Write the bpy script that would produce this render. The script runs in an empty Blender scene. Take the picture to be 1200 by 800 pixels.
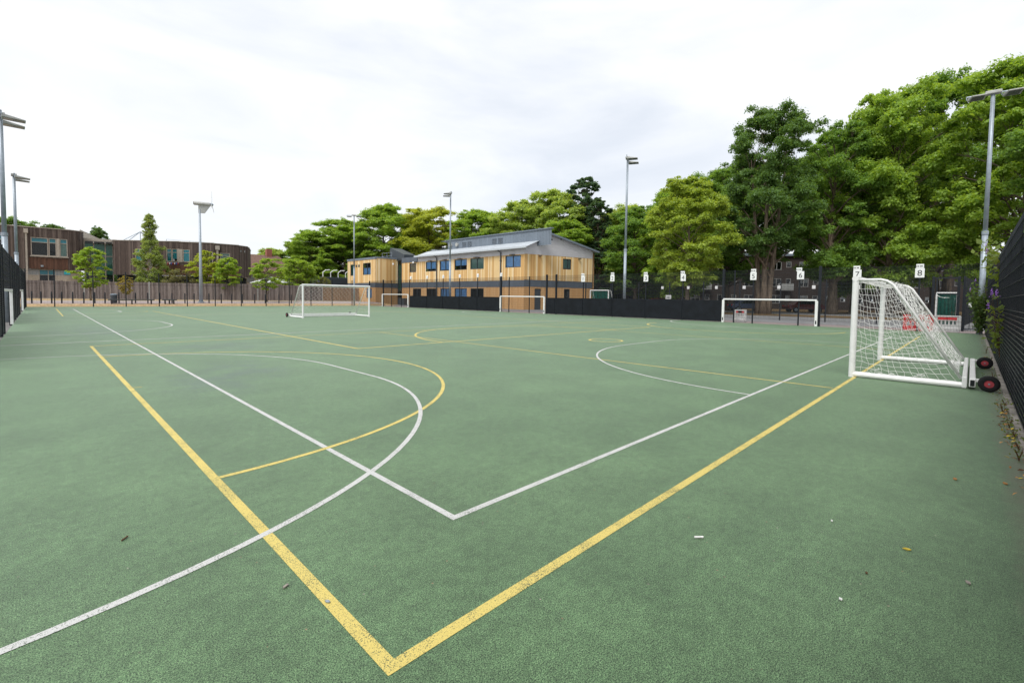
import bpy, math, random
import numpy as np
from mathutils import Matrix, Vector
random.seed(7); RNG = np.random.default_rng(11)
S = bpy.context.scene; COL = S.collection
# ------------------------------------------------------------------ camera, sky, sun, exposure
# world axes: X runs along the right-hand fence, Y along the left-hand fence, metres
YAW, PIT, ROL = .7783, .0440, .0139
fw = Vector((math.cos(PIT)*math.cos(YAW), math.cos(PIT)*math.sin(YAW), -math.sin(PIT)))
rt = Vector((math.sin(YAW), -math.cos(YAW), 0)); up = rt.cross(fw)
r2 = math.cos(ROL)*rt + math.sin(ROL)*up; u2 = -math.sin(ROL)*rt + math.cos(ROL)*up
cam = bpy.data.objects.new('camera', bpy.data.cameras.new('camera')); COL.objects.link(cam)
m = Matrix((r2, u2, -fw)).transposed().to_4x4(); m.translation = (0, 0, 1.35); cam.matrix_world = m
cam.data.sensor_width = 36; cam.data.lens = 16.394; cam.data.shift_y = -.02338
cam.data.clip_end = 3000; cam.data.clip_start = .05; S.camera = cam
S.view_settings.view_transform = 'Standard'; S.view_settings.look = 'None'
S.view_settings.exposure = .92; S.view_settings.gamma = 1; S.view_settings.use_curve_mapping = False
SUN_EL, SUN_AZ = math.radians(55), math.radians(196)      # azimuth from +X towards +Y
W = bpy.data.worlds.new('World'); S.world = W; W.use_nodes = True
nt = W.node_tree; nt.nodes.clear()
def N(t, ty, **k):
    n = t.nodes.new(ty)
    for a, v in k.items():
        if a in n.inputs: n.inputs[a].default_value = v
        else: setattr(n, a, v)
    return n
def ramp(t, stops, fac=None):
    n = t.nodes.new('ShaderNodeValToRGB'); e = n.color_ramp.elements
    while len(e) < len(stops): e.new(.5)
    for i, (p, c) in enumerate(stops): e[i].position = p; e[i].color = (*c, 1)
    if fac: t.links.new(fac, n.inputs[0])
    return n
out = N(nt, 'ShaderNodeOutputWorld'); bg = N(nt, 'ShaderNodeBackground'); bg2 = N(nt, 'ShaderNodeBackground')
sky = N(nt, 'ShaderNodeTexSky', sky_type='NISHITA', sun_disc=False, sun_elevation=SUN_EL, sun_rotation=math.pi/2-SUN_AZ)
nt.links.new(sky.outputs[0], bg.inputs[0]); bg.inputs[1].default_value = .08
tc = N(nt, 'ShaderNodeTexCoord'); mp = N(nt, 'ShaderNodeMapping'); mp.inputs['Scale'].default_value = (1, 1, 3.2)
mp.inputs['Rotation'].default_value = (.1, .12, .3)
nt.links.new(tc.outputs['Generated'], mp.inputs[0])
nz = N(nt, 'ShaderNodeTexNoise', Scale=2.3, Detail=7.0, Roughness=.52, Distortion=.35); nt.links.new(mp.outputs[0], nz.inputs[0])
rp = ramp(nt, [(.30, (.66, .70, .765)), (.46, (.775, .80, .84)), (.58, (.86, .868, .885))], nz.outputs[0])
nt.links.new(rp.outputs[0], bg2.inputs[0]); bg2.inputs[1].default_value = .675
mx = N(nt, 'ShaderNodeMixShader'); mx.inputs[0].default_value = .93
nt.links.new(bg.outputs[0], mx.inputs[1]); nt.links.new(bg2.outputs[0], mx.inputs[2]); nt.links.new(mx.outputs[0], out.inputs[0])
sl = bpy.data.lights.new('sun', 'SUN'); sl.energy = 1.5; sl.angle = math.radians(22); sl.color = (1, .97, .92)
so = bpy.data.objects.new('sun', sl); COL.objects.link(so)
sd = Vector((math.cos(SUN_EL)*math.cos(SUN_AZ), math.cos(SUN_EL)*math.sin(SUN_AZ), math.sin(SUN_EL)))
so.rotation_euler = sd.to_track_quat('Z', 'Y').to_euler(); so.location = (0, 0, 40)

# ------------------------------------------------------------------ materials
def pmat(name, rough=.6, spec=.5, metal=0.):
    M = bpy.data.materials.new(name); M.use_nodes = True; t = M.node_tree
    p = t.nodes['Principled BSDF']; p.inputs['Roughness'].default_value = rough
    p.inputs['Specular IOR Level'].default_value = spec; p.inputs['Metallic'].default_value = metal
    return M, t, p
def mat(name, c, rough=.6, spec=.5, metal=0., var=.12, scale=6., bump=0., bscale=60., coord='Object', stretch=(1, 1, 1)):
    M, t, p = pmat(name, rough, spec, metal)
    tc = N(t, 'ShaderNodeTexCoord'); mp = N(t, 'ShaderNodeMapping'); mp.inputs['Scale'].default_value = stretch
    t.links.new(tc.outputs[coord], mp.inputs[0])
    nz = N(t, 'ShaderNodeTexNoise', Scale=scale, Detail=6.0, Roughness=.6); t.links.new(mp.outputs[0], nz.inputs[0])
    lo = tuple(x*(1-var*1.6) for x in c); hi = tuple(min(1, x*(1+var*1.6)) for x in c)
    r = ramp(t, [(.3, lo), (.7, hi)], nz.outputs[0]); t.links.new(r.outputs[0], p.inputs['Base Color'])
    if bump:
        n2 = N(t, 'ShaderNodeTexNoise', Scale=bscale, Detail=4.0); t.links.new(mp.outputs[0], n2.inputs[0])
        b = N(t, 'ShaderNodeBump', Strength=bump, Distance=.02); t.links.new(n2.outputs[0], b.inputs['Height'])
        t.links.new(b.outputs[0], p.inputs['Normal'])
    return M
def math_(t, op, a, b=None):
    n = t.nodes.new('ShaderNodeMath'); n.operation = op
    for i, v in enumerate((a, b)):
        if v is None: continue
        if isinstance(v, (int, float)): n.inputs[i].default_value = v
        else: t.links.new(v, n.inputs[i])
    return n.outputs[0]
def mixc(t, f, a, b):
    n = t.nodes.new('ShaderNodeMix'); n.data_type = 'RGBA'
    for i, v in ((0, f), (6, a), (7, b)):
        if isinstance(v, (int, float)): n.inputs[i].default_value = v
        elif isinstance(v, tuple): n.inputs[i].default_value = (*v, 1)
        else: t.links.new(v, n.inputs[i])
    return n.outputs[2]
def crumb(t, tc):
    """fine bonded rubber crumb: colour factor and bump"""
    n1 = N(t, 'ShaderNodeTexNoise', Scale=190., Detail=3.0, Roughness=.65); t.links.new(tc.outputs['Object'], n1.inputs[0])
    v = N(t, 'ShaderNodeTexVoronoi', Scale=230.); t.links.new(tc.outputs['Object'], v.inputs[0])
    b = N(t, 'ShaderNodeBump', Strength=.4, Distance=.004); t.links.new(v.outputs['Distance'], b.inputs['Height'])
    b.invert = True
    return n1.outputs[0], v, b.outputs[0]
def court_material():
    M, t, p = pmat('court_rubber', .55, .42)
    tc = N(t, 'ShaderNodeTexCoord'); n1, v, b = crumb(t, tc)
    base = ramp(t, [(.40, (.010, .024, .010)), (.47, (.064, .128, .055)), (.55, (.103, .190, .083)), (.63, (.19, .285, .145))], n1).outputs[0]
    big = N(t, 'ShaderNodeTexNoise', Scale=.35, Detail=5.0, Roughness=.62); t.links.new(tc.outputs['Object'], big.inputs[0])
    tone = ramp(t, [(.3, (.80, .84, .82)), (.7, (1.14, 1.12, 1.12))], big.outputs[0]).outputs[0]
    mul = t.nodes.new('ShaderNodeMix'); mul.data_type = 'RGBA'; mul.blend_type = 'MULTIPLY'; mul.inputs[0].default_value = 1
    t.links.new(base, mul.inputs[6]); t.links.new(tone, mul.inputs[7]); col = mul.outputs[2]
    for sc, lo, hi in ((48., .80, 1.17), (13., .84, 1.14), (1.4, .90, 1.09)):
        mn = N(t, 'ShaderNodeTexNoise', Scale=sc, Detail=3.0, Roughness=.6); t.links.new(tc.outputs['Object'], mn.inputs[0])
        mr = ramp(t, [(.36, (lo,)*3), (.64, (hi,)*3)], mn.outputs[0]); mm = t.nodes.new('ShaderNodeMix'); mm.data_type = 'RGBA'; mm.blend_type = 'MULTIPLY'; mm.inputs[0].default_value = 1
        t.links.new(col, mm.inputs[6]); t.links.new(mr.outputs[0], mm.inputs[7]); col = mm.outputs[2]
    sep = N(t, 'ShaderNodeSeparateXYZ'); t.links.new(tc.outputs['Object'], sep.inputs[0])
    # scuffed bluish stains worn into the surface
    st = N(t, 'ShaderNodeTexNoise', Scale=2.1, Detail=5.0, Roughness=.68); t.links.new(tc.outputs['Object'], st.inputs[0])
    for (sx, sy, rx, ry) in ((1.75, 8.2, .75, 1.7), (2.6, 9.2, .8, 1.8), (1.3, 21.5, 1.5, 5), (3.2, 13.6, 1.6, 1.4), (1.6, 46, 1.2, 6)):
        dx = math_(t, 'DIVIDE', math_(t, 'SUBTRACT', sep.outputs[0], sx), rx); dy = math_(t, 'DIVIDE', math_(t, 'SUBTRACT', sep.outputs[1], sy), ry)
        r_ = math_(t, 'SQRT', math_(t, 'ADD', math_(t, 'MULTIPLY', dx, dx), math_(t, 'MULTIPLY', dy, dy)))
        f = math_(t, 'MULTIPLY', math_(t, 'MAXIMUM', math_(t, 'SUBTRACT', 1.0, r_), 0.), math_(t, 'MAXIMUM', math_(t, 'SUBTRACT', math_(t, 'MULTIPLY', st.outputs[0], 5.), 2.0), 0.))
        f = math_(t, 'MINIMUM', math_(t, 'MULTIPLY', f, .9), .5)
        col = mixc(t, f, col, (.055, .075, .08))
    # moss and dust gathered against the right-hand fence
    edge = math_(t, 'SUBTRACT', 1.0, math_(t, 'MULTIPLY', math_(t, 'ADD', sep.outputs[1], .38), 3.4))
    en = N(t, 'ShaderNodeTexNoise', Scale=5.5, Detail=6.0, Roughness=.7); t.links.new(tc.outputs['Object'], en.inputs[0])
    ef = math_(t, 'MINIMUM', math_(t, 'MAXIMUM', math_(t, 'MULTIPLY', math_(t, 'ADD', edge, math_(t, 'SUBTRACT', en.outputs[0], .85)), 1.6), 0.), .75)
    col = mixc(t, ef, col, (.12, .105, .07))
    # tiny pale and dark specks of grit
    gv = N(t, 'ShaderNodeTexVoronoi', Scale=9.); t.links.new(tc.outputs['Object'], gv.inputs[0])
    gf = math_(t, 'LESS_THAN', gv.outputs['Distance'], .045)
    gc = ramp(t, [(.0, (.30, .28, .24)), (.4, (.09, .08, .06)), (.7, (.26, .17, .09)), (1., (.4, .4, .38))], gv.outputs['Color']); 
    col = mixc(t, math_(t, 'MULTIPLY', gf, .8), col, gc.outputs[0])
    t.links.new(col, p.inputs['Base Color']); t.links.new(b, p.inputs['Normal'])
    p.inputs['Sheen Weight'].default_value = .3; p.inputs['Sheen Roughness'].default_value = .45
    p.inputs['Sheen Tint'].default_value = (.8, 1, .78, 1)
    return M
def paint_material(name, c, gap):
    M, t, p = pmat(name, .6, .4)
    tc = N(t, 'ShaderNodeTexCoord'); n1, v, b = crumb(t, tc)
    w = N(t, 'ShaderNodeTexNoise', Scale=4.0, Detail=7.0, Roughness=.7); t.links.new(tc.outputs['Object'], w.inputs[0])
    k = math_(t, 'ADD', n1, math_(t, 'MULTIPLY', math_(t, 'SUBTRACT', w.outputs[0], .5), .42))
    f = ramp(t, [(gap, (0, 0, 0)), (gap+.05, (1, 1, 1))], k).outputs[0]
    col = mixc(t, f, (.07, .10, .06), c); col = mixc(t, math_(t, 'MULTIPLY', w.outputs[0], .22), col, tuple(x*.55 for x in c))
    t.links.new(col, p.inputs['Base Color']); t.links.new(b, p.inputs['Normal'])
    return M
def board_material(name, tones, width, grain=.25, rough=.75):
    """vertical timber boards: tone per board from its number along the wall (UV in metres)"""
    M, t, p = pmat(name, rough, .3)
    uv = N(t, 'ShaderNodeUVMap'); sep = N(t, 'ShaderNodeSeparateXYZ'); t.links.new(uv.outputs[0], sep.inputs[0])
    q = math_(t, 'DIVIDE', sep.outputs[0], width); fl = math_(t, 'FLOOR', q); fr = math_(t, 'FRACT', q)
    wn = N(t, 'ShaderNodeTexWhiteNoise', noise_dimensions='1D'); t.links.new(fl, wn.inputs['W'])
    r = ramp(t, [((i+.5)/len(tones), c) for i, c in enumerate(tones)], wn.outputs[0]); r.color_ramp.interpolation = 'CONSTANT' if len(tones) > 3 else 'LINEAR'
    mp = N(t, 'ShaderNodeMapping'); mp.inputs['Scale'].default_value = (14, .7, 1); t.links.new(uv.outputs[0], mp.inputs[0])
    nz = N(t, 'ShaderNodeTexNoise', Scale=1.6, Detail=6.0, Roughness=.65); t.links.new(mp.outputs[0], nz.inputs[0])
    g = ramp(t, [(.25, (1-grain*1.5,)*3), (.75, (1+grain*.7,)*3)], nz.outputs[0])
    mul = t.nodes.new('ShaderNodeMix'); mul.data_type = 'RGBA'; mul.blend_type = 'MULTIPLY'; mul.inputs[0].default_value = 1
    t.links.new(r.outputs[0], mul.inputs[6]); t.links.new(g.outputs[0], mul.inputs[7])
    t.links.new(mul.outputs[2], p.inputs['Base Color'])
    gap = math_(t, 'GREATER_THAN', fr, .06)
    b = N(t, 'ShaderNodeBump', Strength=.8, Distance=.015); t.links.new(gap, b.inputs['Height']); t.links.new(b.outputs[0], p.inputs['Normal'])
    return M
def rows_material(name, c, step, axis=1, rough=.5):
    """horizontal laps or standing seams as fine relief (UV in metres)"""
    M, t, p = pmat(name, rough, .5)
    uv = N(t, 'ShaderNodeUVMap'); sep = N(t, 'ShaderNodeSeparateXYZ'); t.links.new(uv.outputs[0], sep.inputs[0])
    q = math_(t, 'DIVIDE', sep.outputs[axis], step); fl = math_(t, 'FLOOR', q); fr = math_(t, 'FRACT', q)
    wn = N(t, 'ShaderNodeTexWhiteNoise', noise_dimensions='1D'); t.links.new(fl, wn.inputs['W'])
    nz = N(t, 'ShaderNodeTexNoise', Scale=1.3, Detail=5.0); t.links.new(uv.outputs[0], nz.inputs[0])
    k = math_(t, 'ADD', math_(t, 'MULTIPLY', wn.outputs[0], .3), math_(t, 'MULTIPLY', nz.outputs[0], .7))
    r = ramp(t, [(.2, tuple(x*.86 for x in c)), (.8, tuple(min(1, x*1.12) for x in c))], k); t.links.new(r.outputs[0], p.inputs['Base Color'])
    b = N(t, 'ShaderNodeBump', Strength=.9, Distance=.03)
    t.links.new(fr if axis == 1 else math_(t, 'LESS_THAN', fr, .12), b.inputs['Height']); t.links.new(b.outputs[0], p.inputs['Normal'])
    return M
def brick_material(name, c1, c2, mortar):
    M, t, p = pmat(name, .85, .2)
    uv = N(t, 'ShaderNodeUVMap'); b = N(t, 'ShaderNodeTexBrick', Scale=1., **{'Brick Width': .23, 'Row Height': .075, 'Mortar Size': .008})
    b.inputs['Color1'].default_value = (*c1, 1); b.inputs['Color2'].default_value = (*c2, 1); b.inputs['Mortar'].default_value = (*mortar, 1)
    t.links.new(uv.outputs[0], b.inputs[0]); t.links.new(b.outputs[0], p.inputs['Base Color'])
    return M
def leaf_material():
    M = bpy.data.materials.new('leaf'); M.use_nodes = True; t = M.node_tree; t.nodes.clear()
    o = N(t, 'ShaderNodeOutputMaterial'); oi = N(t, 'ShaderNodeObjectInfo'); ge = N(t, 'ShaderNodeNewGeometry')
    r = ramp(t, [(0., (.75, .75, .7)), (.5, (1., 1., 1.)), (1., (1.32, 1.22, 1.05))], ge.outputs['Random Per Island'])
    mul = t.nodes.new('ShaderNodeMix'); mul.data_type = 'RGBA'; mul.blend_type = 'MULTIPLY'; mul.inputs[0].default_value = 1
    t.links.new(oi.outputs['Color'], mul.inputs[6]); t.links.new(r.outputs[0], mul.inputs[7])
    p = N(t, 'ShaderNodeBsdfPrincipled', Roughness=.5); p.inputs['Specular IOR Level'].default_value = .35
    t.links.new(mul.outputs[2], p.inputs['Base Color'])
    tr = N(t, 'ShaderNodeBsdfTranslucent')
    m2 = t.nodes.new('ShaderNodeMix'); m2.data_type = 'RGBA'; m2.blend_type = 'MULTIPLY'; m2.inputs[0].default_value = 1
    t.links.new(mul.outputs[2], m2.inputs[6]); m2.inputs[7].default_value = (1.5, 1.35, .5, 1); t.links.new(m2.outputs[2], tr.inputs[0])
    ms = N(t, 'ShaderNodeMixShader'); ms.inputs[0].default_value = .52
    t.links.new(p.outputs[0], ms.inputs[1]); t.links.new(tr.outputs[0], ms.inputs[2]); t.links.new(ms.outputs[0], o.inputs[0])
    return M
def glass_material(name, tint=(.93, .96, .97), fr=1.45):
    M = bpy.data.materials.new(name); M.use_nodes = True; t = M.node_tree; t.nodes.clear()
    o = N(t, 'ShaderNodeOutputMaterial'); tr = N(t, 'ShaderNodeBsdfTransparent'); tr.inputs[0].default_value = (*tint, 1)
    g = N(t, 'ShaderNodeBsdfGlossy', Roughness=.04); f = N(t, 'ShaderNodeFresnel', IOR=fr)
    k = math_(t, 'MINIMUM', math_(t, 'MULTIPLY', f.outputs[0], 1.0), 1.)
    ms = N(t, 'ShaderNodeMixShader'); t.links.new(k, ms.inputs[0]); t.links.new(tr.outputs[0], ms.inputs[1]); t.links.new(g.outputs[0], ms.inputs[2])
    t.links.new(ms.outputs[0], o.inputs[0]); return M
MT = dict(
    court=court_material(), white_line=paint_material('white_line_paint', (.57, .57, .555), .38), yellow_line=paint_material('yellow_line_paint', (.66, .53, .15), .40),
    ground=mat('asphalt', (.16, .155, .15), .9, .3, var=.2, scale=1.5, bump=.2), paving=mat('pink_paving', (.30, .245, .235), .85, .3, var=.12, scale=2, bump=.2),
    road=mat('road_asphalt', (.20, .20, .205), .85, .3, var=.14, scale=1.2, bump=.2),
    dry=mat('dry_grass_earth', (.36, .255, .14), .95, .1, var=.3, scale=3, bump=.5, bscale=20), gravel=mat('pale_gravel', (.36, .335, .31), .95, .1, var=.2, scale=4, bump=.4),
    leafmulch=mat('leaf_mulch', (.15, .10, .05), .95, .1, var=.35, scale=5, bump=.5),
    black=mat('black_powder_coat', (.009, .012, .017), .42, .35, var=.2), wire=mat('black_wire', (.014, .018, .024), .34, .5, var=.15),
    board=mat('black_rebound_board', (.008, .010, .014), .6, .22, var=.22, scale=2.0, bump=.12, bscale=9),
    screen=mat('black_screen_fabric', (.011, .013, .016), .8, .2, var=.45, scale=4., bump=.5, bscale=30),
    white=mat('white_powder_coat', (.78, .78, .77), .35, .5, var=.05, scale=5), net=mat('white_net_cord', (.74, .74, .72), .8, .2, var=.05),
    galv=mat('galvanised_steel', (.30, .345, .39), .45, .5, metal=.25, var=.10, scale=7), lamp=mat('lamp_housing', (.40, .40, .38), .5, .5, var=.1),
    lampglass=mat('lamp_glass', (.10, .115, .115), .15, .6, var=.1), tyre=mat('tyre_rubber', (.013, .013, .014), .7, .3, var=.2, scale=20), red=mat('red_plastic', (.68, .045, .05), .4, .5, var=.12),
    redrim=mat('red_rim', (.50, .06, .08), .4, .5, var=.1), whitep=mat('white_plastic', (.66, .66, .65), .5, .4, var=.10, scale=5), sign=mat('sign_white', (.80, .80, .80), .4, .5, var=.02), ink=mat('sign_ink', (.01, .01, .012), .5, .4),
    bark=mat('bark', (.18, .14, .105), .95, .1, var=.35, scale=5, bump=.8, bscale=14, stretch=(1, 1, .25)), birch=mat('birch_bark', (.48, .46, .42), .9, .2, var=.3, scale=6, stretch=(.4, .4, 2)),
    leaf=leaf_material(), petal=mat('purple_petal', (.26, .11, .45), .7, .2, var=.2),
    tan=board_material('tan_cladding', [(.66, .40, .16), (.78, .56, .28), (.58, .33, .12), (.72, .48, .21), (.83, .66, .40), (.64, .38, .145)], .19, .10),
    tanlow=board_material('tan_lower_wall', [(.58, .34, .15), (.62, .38, .18), (.55, .31, .13)], .22, .08),
    brown=board_material('weathered_brown_cladding', [(.085, .062, .052), (.125, .094, .080), (.070, .050, .043), (.155, .120, .103)], .17, .45),
    redbrown=board_material('red_brown_cladding', [(.125, .060, .038), (.16, .082, .055), (.10, .05, .033)], .17, .4),
    greyfence=board_material('weathered_fence_boards', [(.15, .125, .12), (.20, .172, .165), (.12, .098, .093), (.24, .205, .19)], .15, .45),
    brownfence=board_material('brown_fence_boards', [(.25, .16, .10), (.30, .20, .13), (.21, .135, .085)], .15, .35),
    lap=rows_material('grey_lap_siding', (.62, .61, .64), .22), seam=rows_material('grey_seam_metal', (.17, .205, .25), .42, 0, .45), roof=rows_material('pale_metal_roof', (.50, .54, .58), .45, 0, .4),
    band=rows_material('dark_grey_band', (.10, .12, .15), .5, 0), frame=mat('dark_window_frame', (.045, .055, .065), .4, .5), bframe=mat('beige_frame', (.36, .32, .27), .6, .4),
    glass=glass_material('window_glass'), gglass=glass_material('green_glass', (.45, .70, .64)), blue=mat('blue_blind', (.27, .52, .92), .8, .2, var=.12, scale=3), teal=mat('teal_blind', (.06, .46, .54), .8, .2, var=.1, scale=2),
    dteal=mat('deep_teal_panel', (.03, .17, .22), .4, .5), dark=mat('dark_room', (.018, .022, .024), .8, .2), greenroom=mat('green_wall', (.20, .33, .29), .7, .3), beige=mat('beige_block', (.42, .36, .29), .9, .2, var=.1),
    pgrey=mat('pale_grey_panel', (.30, .31, .31), .7, .3), brick=brick_material('dark_brick', (.042, .029, .025), (.034, .025, .022), (.05, .045, .04)), wframe=mat('white_window_frame', (.22, .22, .215), .5, .4),
    rooftile=mat('brown_roof_tile', (.17, .105, .085), .85, .2, var=.25, scale=4, bump=.4), chimney=mat('chimney_brick', (.30, .12, .09), .9, .2), canvas=mat('pale_canvas', (.62, .64, .66), .8, .2),
    gnet=mat('green_net', (.02, .17, .13), .8, .2, var=.2, scale=8), carblue=mat('blue_car_paint', (.03, .05, .11), .25, .6), carred=mat('red_car_paint', (.13, .015, .02), .25, .6), cargl=mat('car_glass', (.015, .018, .02), .08, .6),
    leafbrown=mat('dead_leaf', (.42, .22, .08), .8, .2, var=.4, scale=30), leafyellow=mat('yellow_leaf', (.55, .42, .06), .8, .2, var=.3, scale=30), paper=mat('paper_scrap', (.72, .72, .70), .8, .2), twig=mat('twig_brown', (.12, .07, .04), .9, .1),
    kerb=mat('concrete_edging', (.33, .30, .26), .9, .2, var=.3, scale=6, bump=.3), bunt=mat('bunting_red', (.5, .05, .06), .7, .2), bunb=mat('bunting_blue', (.05, .1, .5), .7, .2))

# ------------------------------------------------------------------ mesh helpers
ORG = {}
def tag(o, label=None, cat=None, group=None, kind=None):
    if label: o['label'] = label
    if cat: o['category'] = cat
    if group: o['group'] = group
    if kind: o['kind'] = kind
    return o
def thing(name, loc, label, cat, group=None, rz=0):
    o = bpy.data.objects.new(name, None); COL.objects.link(o); o.location = loc; o.rotation_euler = (0, 0, rz)
    o.empty_display_size = .2; ORG[o] = Vector(loc); return tag(o, label, cat, group)
class MB:
    def __init__(s): s.v = []; s.f = []; s.uv = None
    def add(s, vs, fs):
        b = len(s.v); s.v += [tuple(v) for v in vs]; s.f += [tuple(i+b for i in f) for f in fs]; return s
    def box(s, x0, x1, y0, y1, z0, z1):
        return s.add([(x, y, z) for z in (z0, z1) for x, y in ((x0, y0), (x1, y0), (x1, y1), (x0, y1))],
                     [(0, 3, 2, 1), (4, 5, 6, 7), (0, 1, 5, 4), (1, 2, 6, 5), (2, 3, 7, 6), (3, 0, 4, 7)])
    def bar(s, p, q, w, h=None, upv=(0, 0, 1)):
        """box section from p to q, w across, h along the up vector"""
        h = h or w; p = Vector(p); q = Vector(q); d = (q-p).normalized(); u = Vector(upv)
        if abs(d.dot(u)) > .98: u = Vector((0, 1, 0))
        a = d.cross(u).normalized(); c = a.cross(d)
        k = [p+a*x*w/2+c*z*h/2 for x, z in ((-1, -1), (1, -1), (1, 1), (-1, 1))]; k += [x+(q-p) for x in k]
        return s.add(k, [(0, 1, 2, 3), (7, 6, 5, 4), (0, 4, 5, 1), (1, 5, 6, 2), (2, 6, 7, 3), (3, 7, 4, 0)])
    def tube(s, pts, r, n=8, cap=True):
        pts = [Vector(p) for p in pts]; rs = r if isinstance(r, (list, tuple)) else [r]*len(pts); rings = []; prev = None
        for i, p in enumerate(pts):
            d = (pts[min(i+1, len(pts)-1)]-pts[max(i-1, 0)]).normalized()
            a = (prev - d*prev.dot(d)) if prev is not None else d.orthogonal()
            a = a.normalized() if a.length > 1e-6 else d.orthogonal().normalized()
            prev = a; c = d.cross(a); rings.append([p+(a*math.cos(t)+c*math.sin(t))*rs[i] for t in (2*math.pi*k/n for k in range(n))])
        vs = [v for R in rings for v in R]; fs = []
        for i in range(len(pts)-1):
            for k in range(n): fs.append((i*n+k, i*n+(k+1) % n, (i+1)*n+(k+1) % n, (i+1)*n+k))
        if cap: fs += [tuple(range(n-1, -1, -1)), tuple(range((len(pts)-1)*n, len(pts)*n))]
        return s.add(vs, fs)
    def quad(s, *p): return s.add(p, [tuple(range(len(p)))])
    def obj(s, name, mt, parent=None, smooth=False, bevel=0, **k):
        o0 = ORG.get(parent, Vector((0, 0, 0))); me = bpy.data.meshes.new(name)
        loc = Vector((0, 0, 0))
        if parent is None and k.pop('centre', False):
            a = np.array(s.v); loc = Vector((float(a[:, 0].mean()), float(a[:, 1].mean()), float(a[:, 2].min()))); o0 = loc
        me.from_pydata([(v[0]-o0[0], v[1]-o0[1], v[2]-o0[2]) for v in s.v], [], s.f)
        if s.uv:
            l = me.uv_layers.new(name='UVMap'); l.data.foreach_set('uv', [c for f, u in zip(s.f, s.uv) for p in u for c in p])
        me.materials.append(MT[mt]); o = bpy.data.objects.new(name, me); COL.objects.link(o); o.location = loc
        if smooth: me.polygons.foreach_set('use_smooth', [True]*len(me.polygons))
        if bevel:
            b = o.modifiers.new('bevel', 'BEVEL'); b.width = bevel; b.segments = 2; b.limit_method = 'ANGLE'
        if parent is not None: o.parent = parent; ORG[o] = o0
        return tag(o, **k)
def part(parent, name, mt, build, **k):
    b = MB(); build(b); return b.obj(name, mt, parent, **k)
def dup(o, loc=None, rz=None, parent=None):
    c = o.copy(); COL.objects.link(c)
    if parent is not None: c.parent = parent
    if loc is not None: c.location = loc
    if rz is not None: c.rotation_euler = (0, 0, rz)
    for ch in list(o.children): dup(ch, parent=c)
    return c
def sheet(name, mt, poly, z, **k):
    b = MB(); b.add([(x, y, z) for x, y in poly], [tuple(range(len(poly)))]); return b.obj(name, mt, kind='structure', **k)

# ------------------------------------------------------------------ the setting
CX0, CX1, CY0, CY1 = -.75, 29.3, -.38, 54.2
sheet('ground', 'ground', [(-1500, -1500), (1500, -1500), (1500, 1500), (-1500, 1500)], -.06)
sheet('paved_path', 'paving', [(CX1+.05, -12), (32.4, -12), (32.4, 62), (CX1+.05, 62)], -.012)
sheet('playground', 'road', [(32.4, -40), (46, -40), (46, 34), (36.5, 62), (32.4, 62)], -.022)
sheet('verge', 'leafmulch', [(46, -40), (53, -40), (53, 20), (40, 90), (46, 34)], -.015)
sheet('road', 'road', [(53, -60), (64, -60), (64, 40), (53, 40)], -.02)
sheet('front_garden', 'leafmulch', [(64, -60), (140, -60), (140, 120), (64, 120)], -.03)
def court():
    b = MB(); b.box(CX0, CX1, CY0, CY1, -.05, 0); return b.obj('court', 'court', kind='structure')
COURT = court()
b = MB(); b.box(-4, CX1+.04, CY0-.11, CY0, -.05, .025); b.obj('edging', 'kerb', kind='structure')
def rise(y): return .35*min(1, max(0, (y-CY1-.1)/6))
def bank(name, mt, y0, y1, dz, x0=-60, x1=33.5):
    b = MB(); ys = [y0 + (y1-y0)*i/6 for i in range(7)]
    for i in range(6):
        b.quad((x0, ys[i], rise(ys[i])+dz), (x1, ys[i], rise(ys[i])+dz), (x1, ys[i+1], rise(ys[i+1])+dz), (x0, ys[i+1], rise(ys[i+1])+dz))
    return b.obj(name, mt, kind='structure')
bank('dry_verge', 'dry', CY1+.02, 57.5, 0.002); bank('footpath', 'paving', 57.5, 61.2, .0); bank('gravel_bank', 'gravel', 61.2, 66, .0)
bank('school_ground', 'dry', 66, 130, -.001)

# court markings: children of the court, 4 mm proud
LZ = .004
def line(pts, w, mt, closed=False, z=LZ):
    z = .0010+z*.14; P = [Vector((x, y, 0)) for x, y in pts]; n = len(P); L = []; R = []
    for i, p in enumerate(P):
        a = P[i-1] if (i or closed) else None; c = P[(i+1) % n] if (i < n-1 or closed) else None
        d1 = (p-a).normalized() if a is not None else None; d2 = (c-p).normalized() if c is not None else None
        d1 = d1 or d2; d2 = d2 or d1; nn = Vector((-(d1+d2).y, (d1+d2).x, 0)).normalized()
        k = w/2/max(.3, nn.dot(Vector((-d1.y, d1.x, 0)))); L.append(p+nn*k); R.append(p-nn*k)
    b = MB()
    for i in range(n if closed else n-1):
        j = (i+1) % n; b.quad((L[i].x, L[i].y, z), (R[i].x, R[i].y, z), (R[j].x, R[j].y, z), (L[j].x, L[j].y, z))
    return b.obj(mt, mt, COURT)
def arc(cx, cy, r, a0, a1, w, mt, n=60, z=LZ):
    return line([(cx+r*math.cos(math.radians(a0+(a1-a0)*i/n)), cy+r*math.sin(math.radians(a0+(a1-a0)*i/n))) for i in range(n+1)], w, mt, z=z)
WW, YW = .046, .057
line([(23.9, 2.2), (1.75, 2.2), (1.75, 47.7)], WW, 'white_line')
line([(1.75, 47.7), (23.9, 47.7)], WW, 'white_line', z=.008); line([(23.9, 47.7), (23.9, 2.2)], WW, 'white_line', z=.0085)
line([(24.8, 1.45), (.87, 1.45), (.87, 15.35), (24.8, 15.35)], YW, 'yellow_line', z=.0045)
line([(.87, 8.35), (1.0, 8.35)], .04, 'yellow_line', z=.005)
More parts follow.
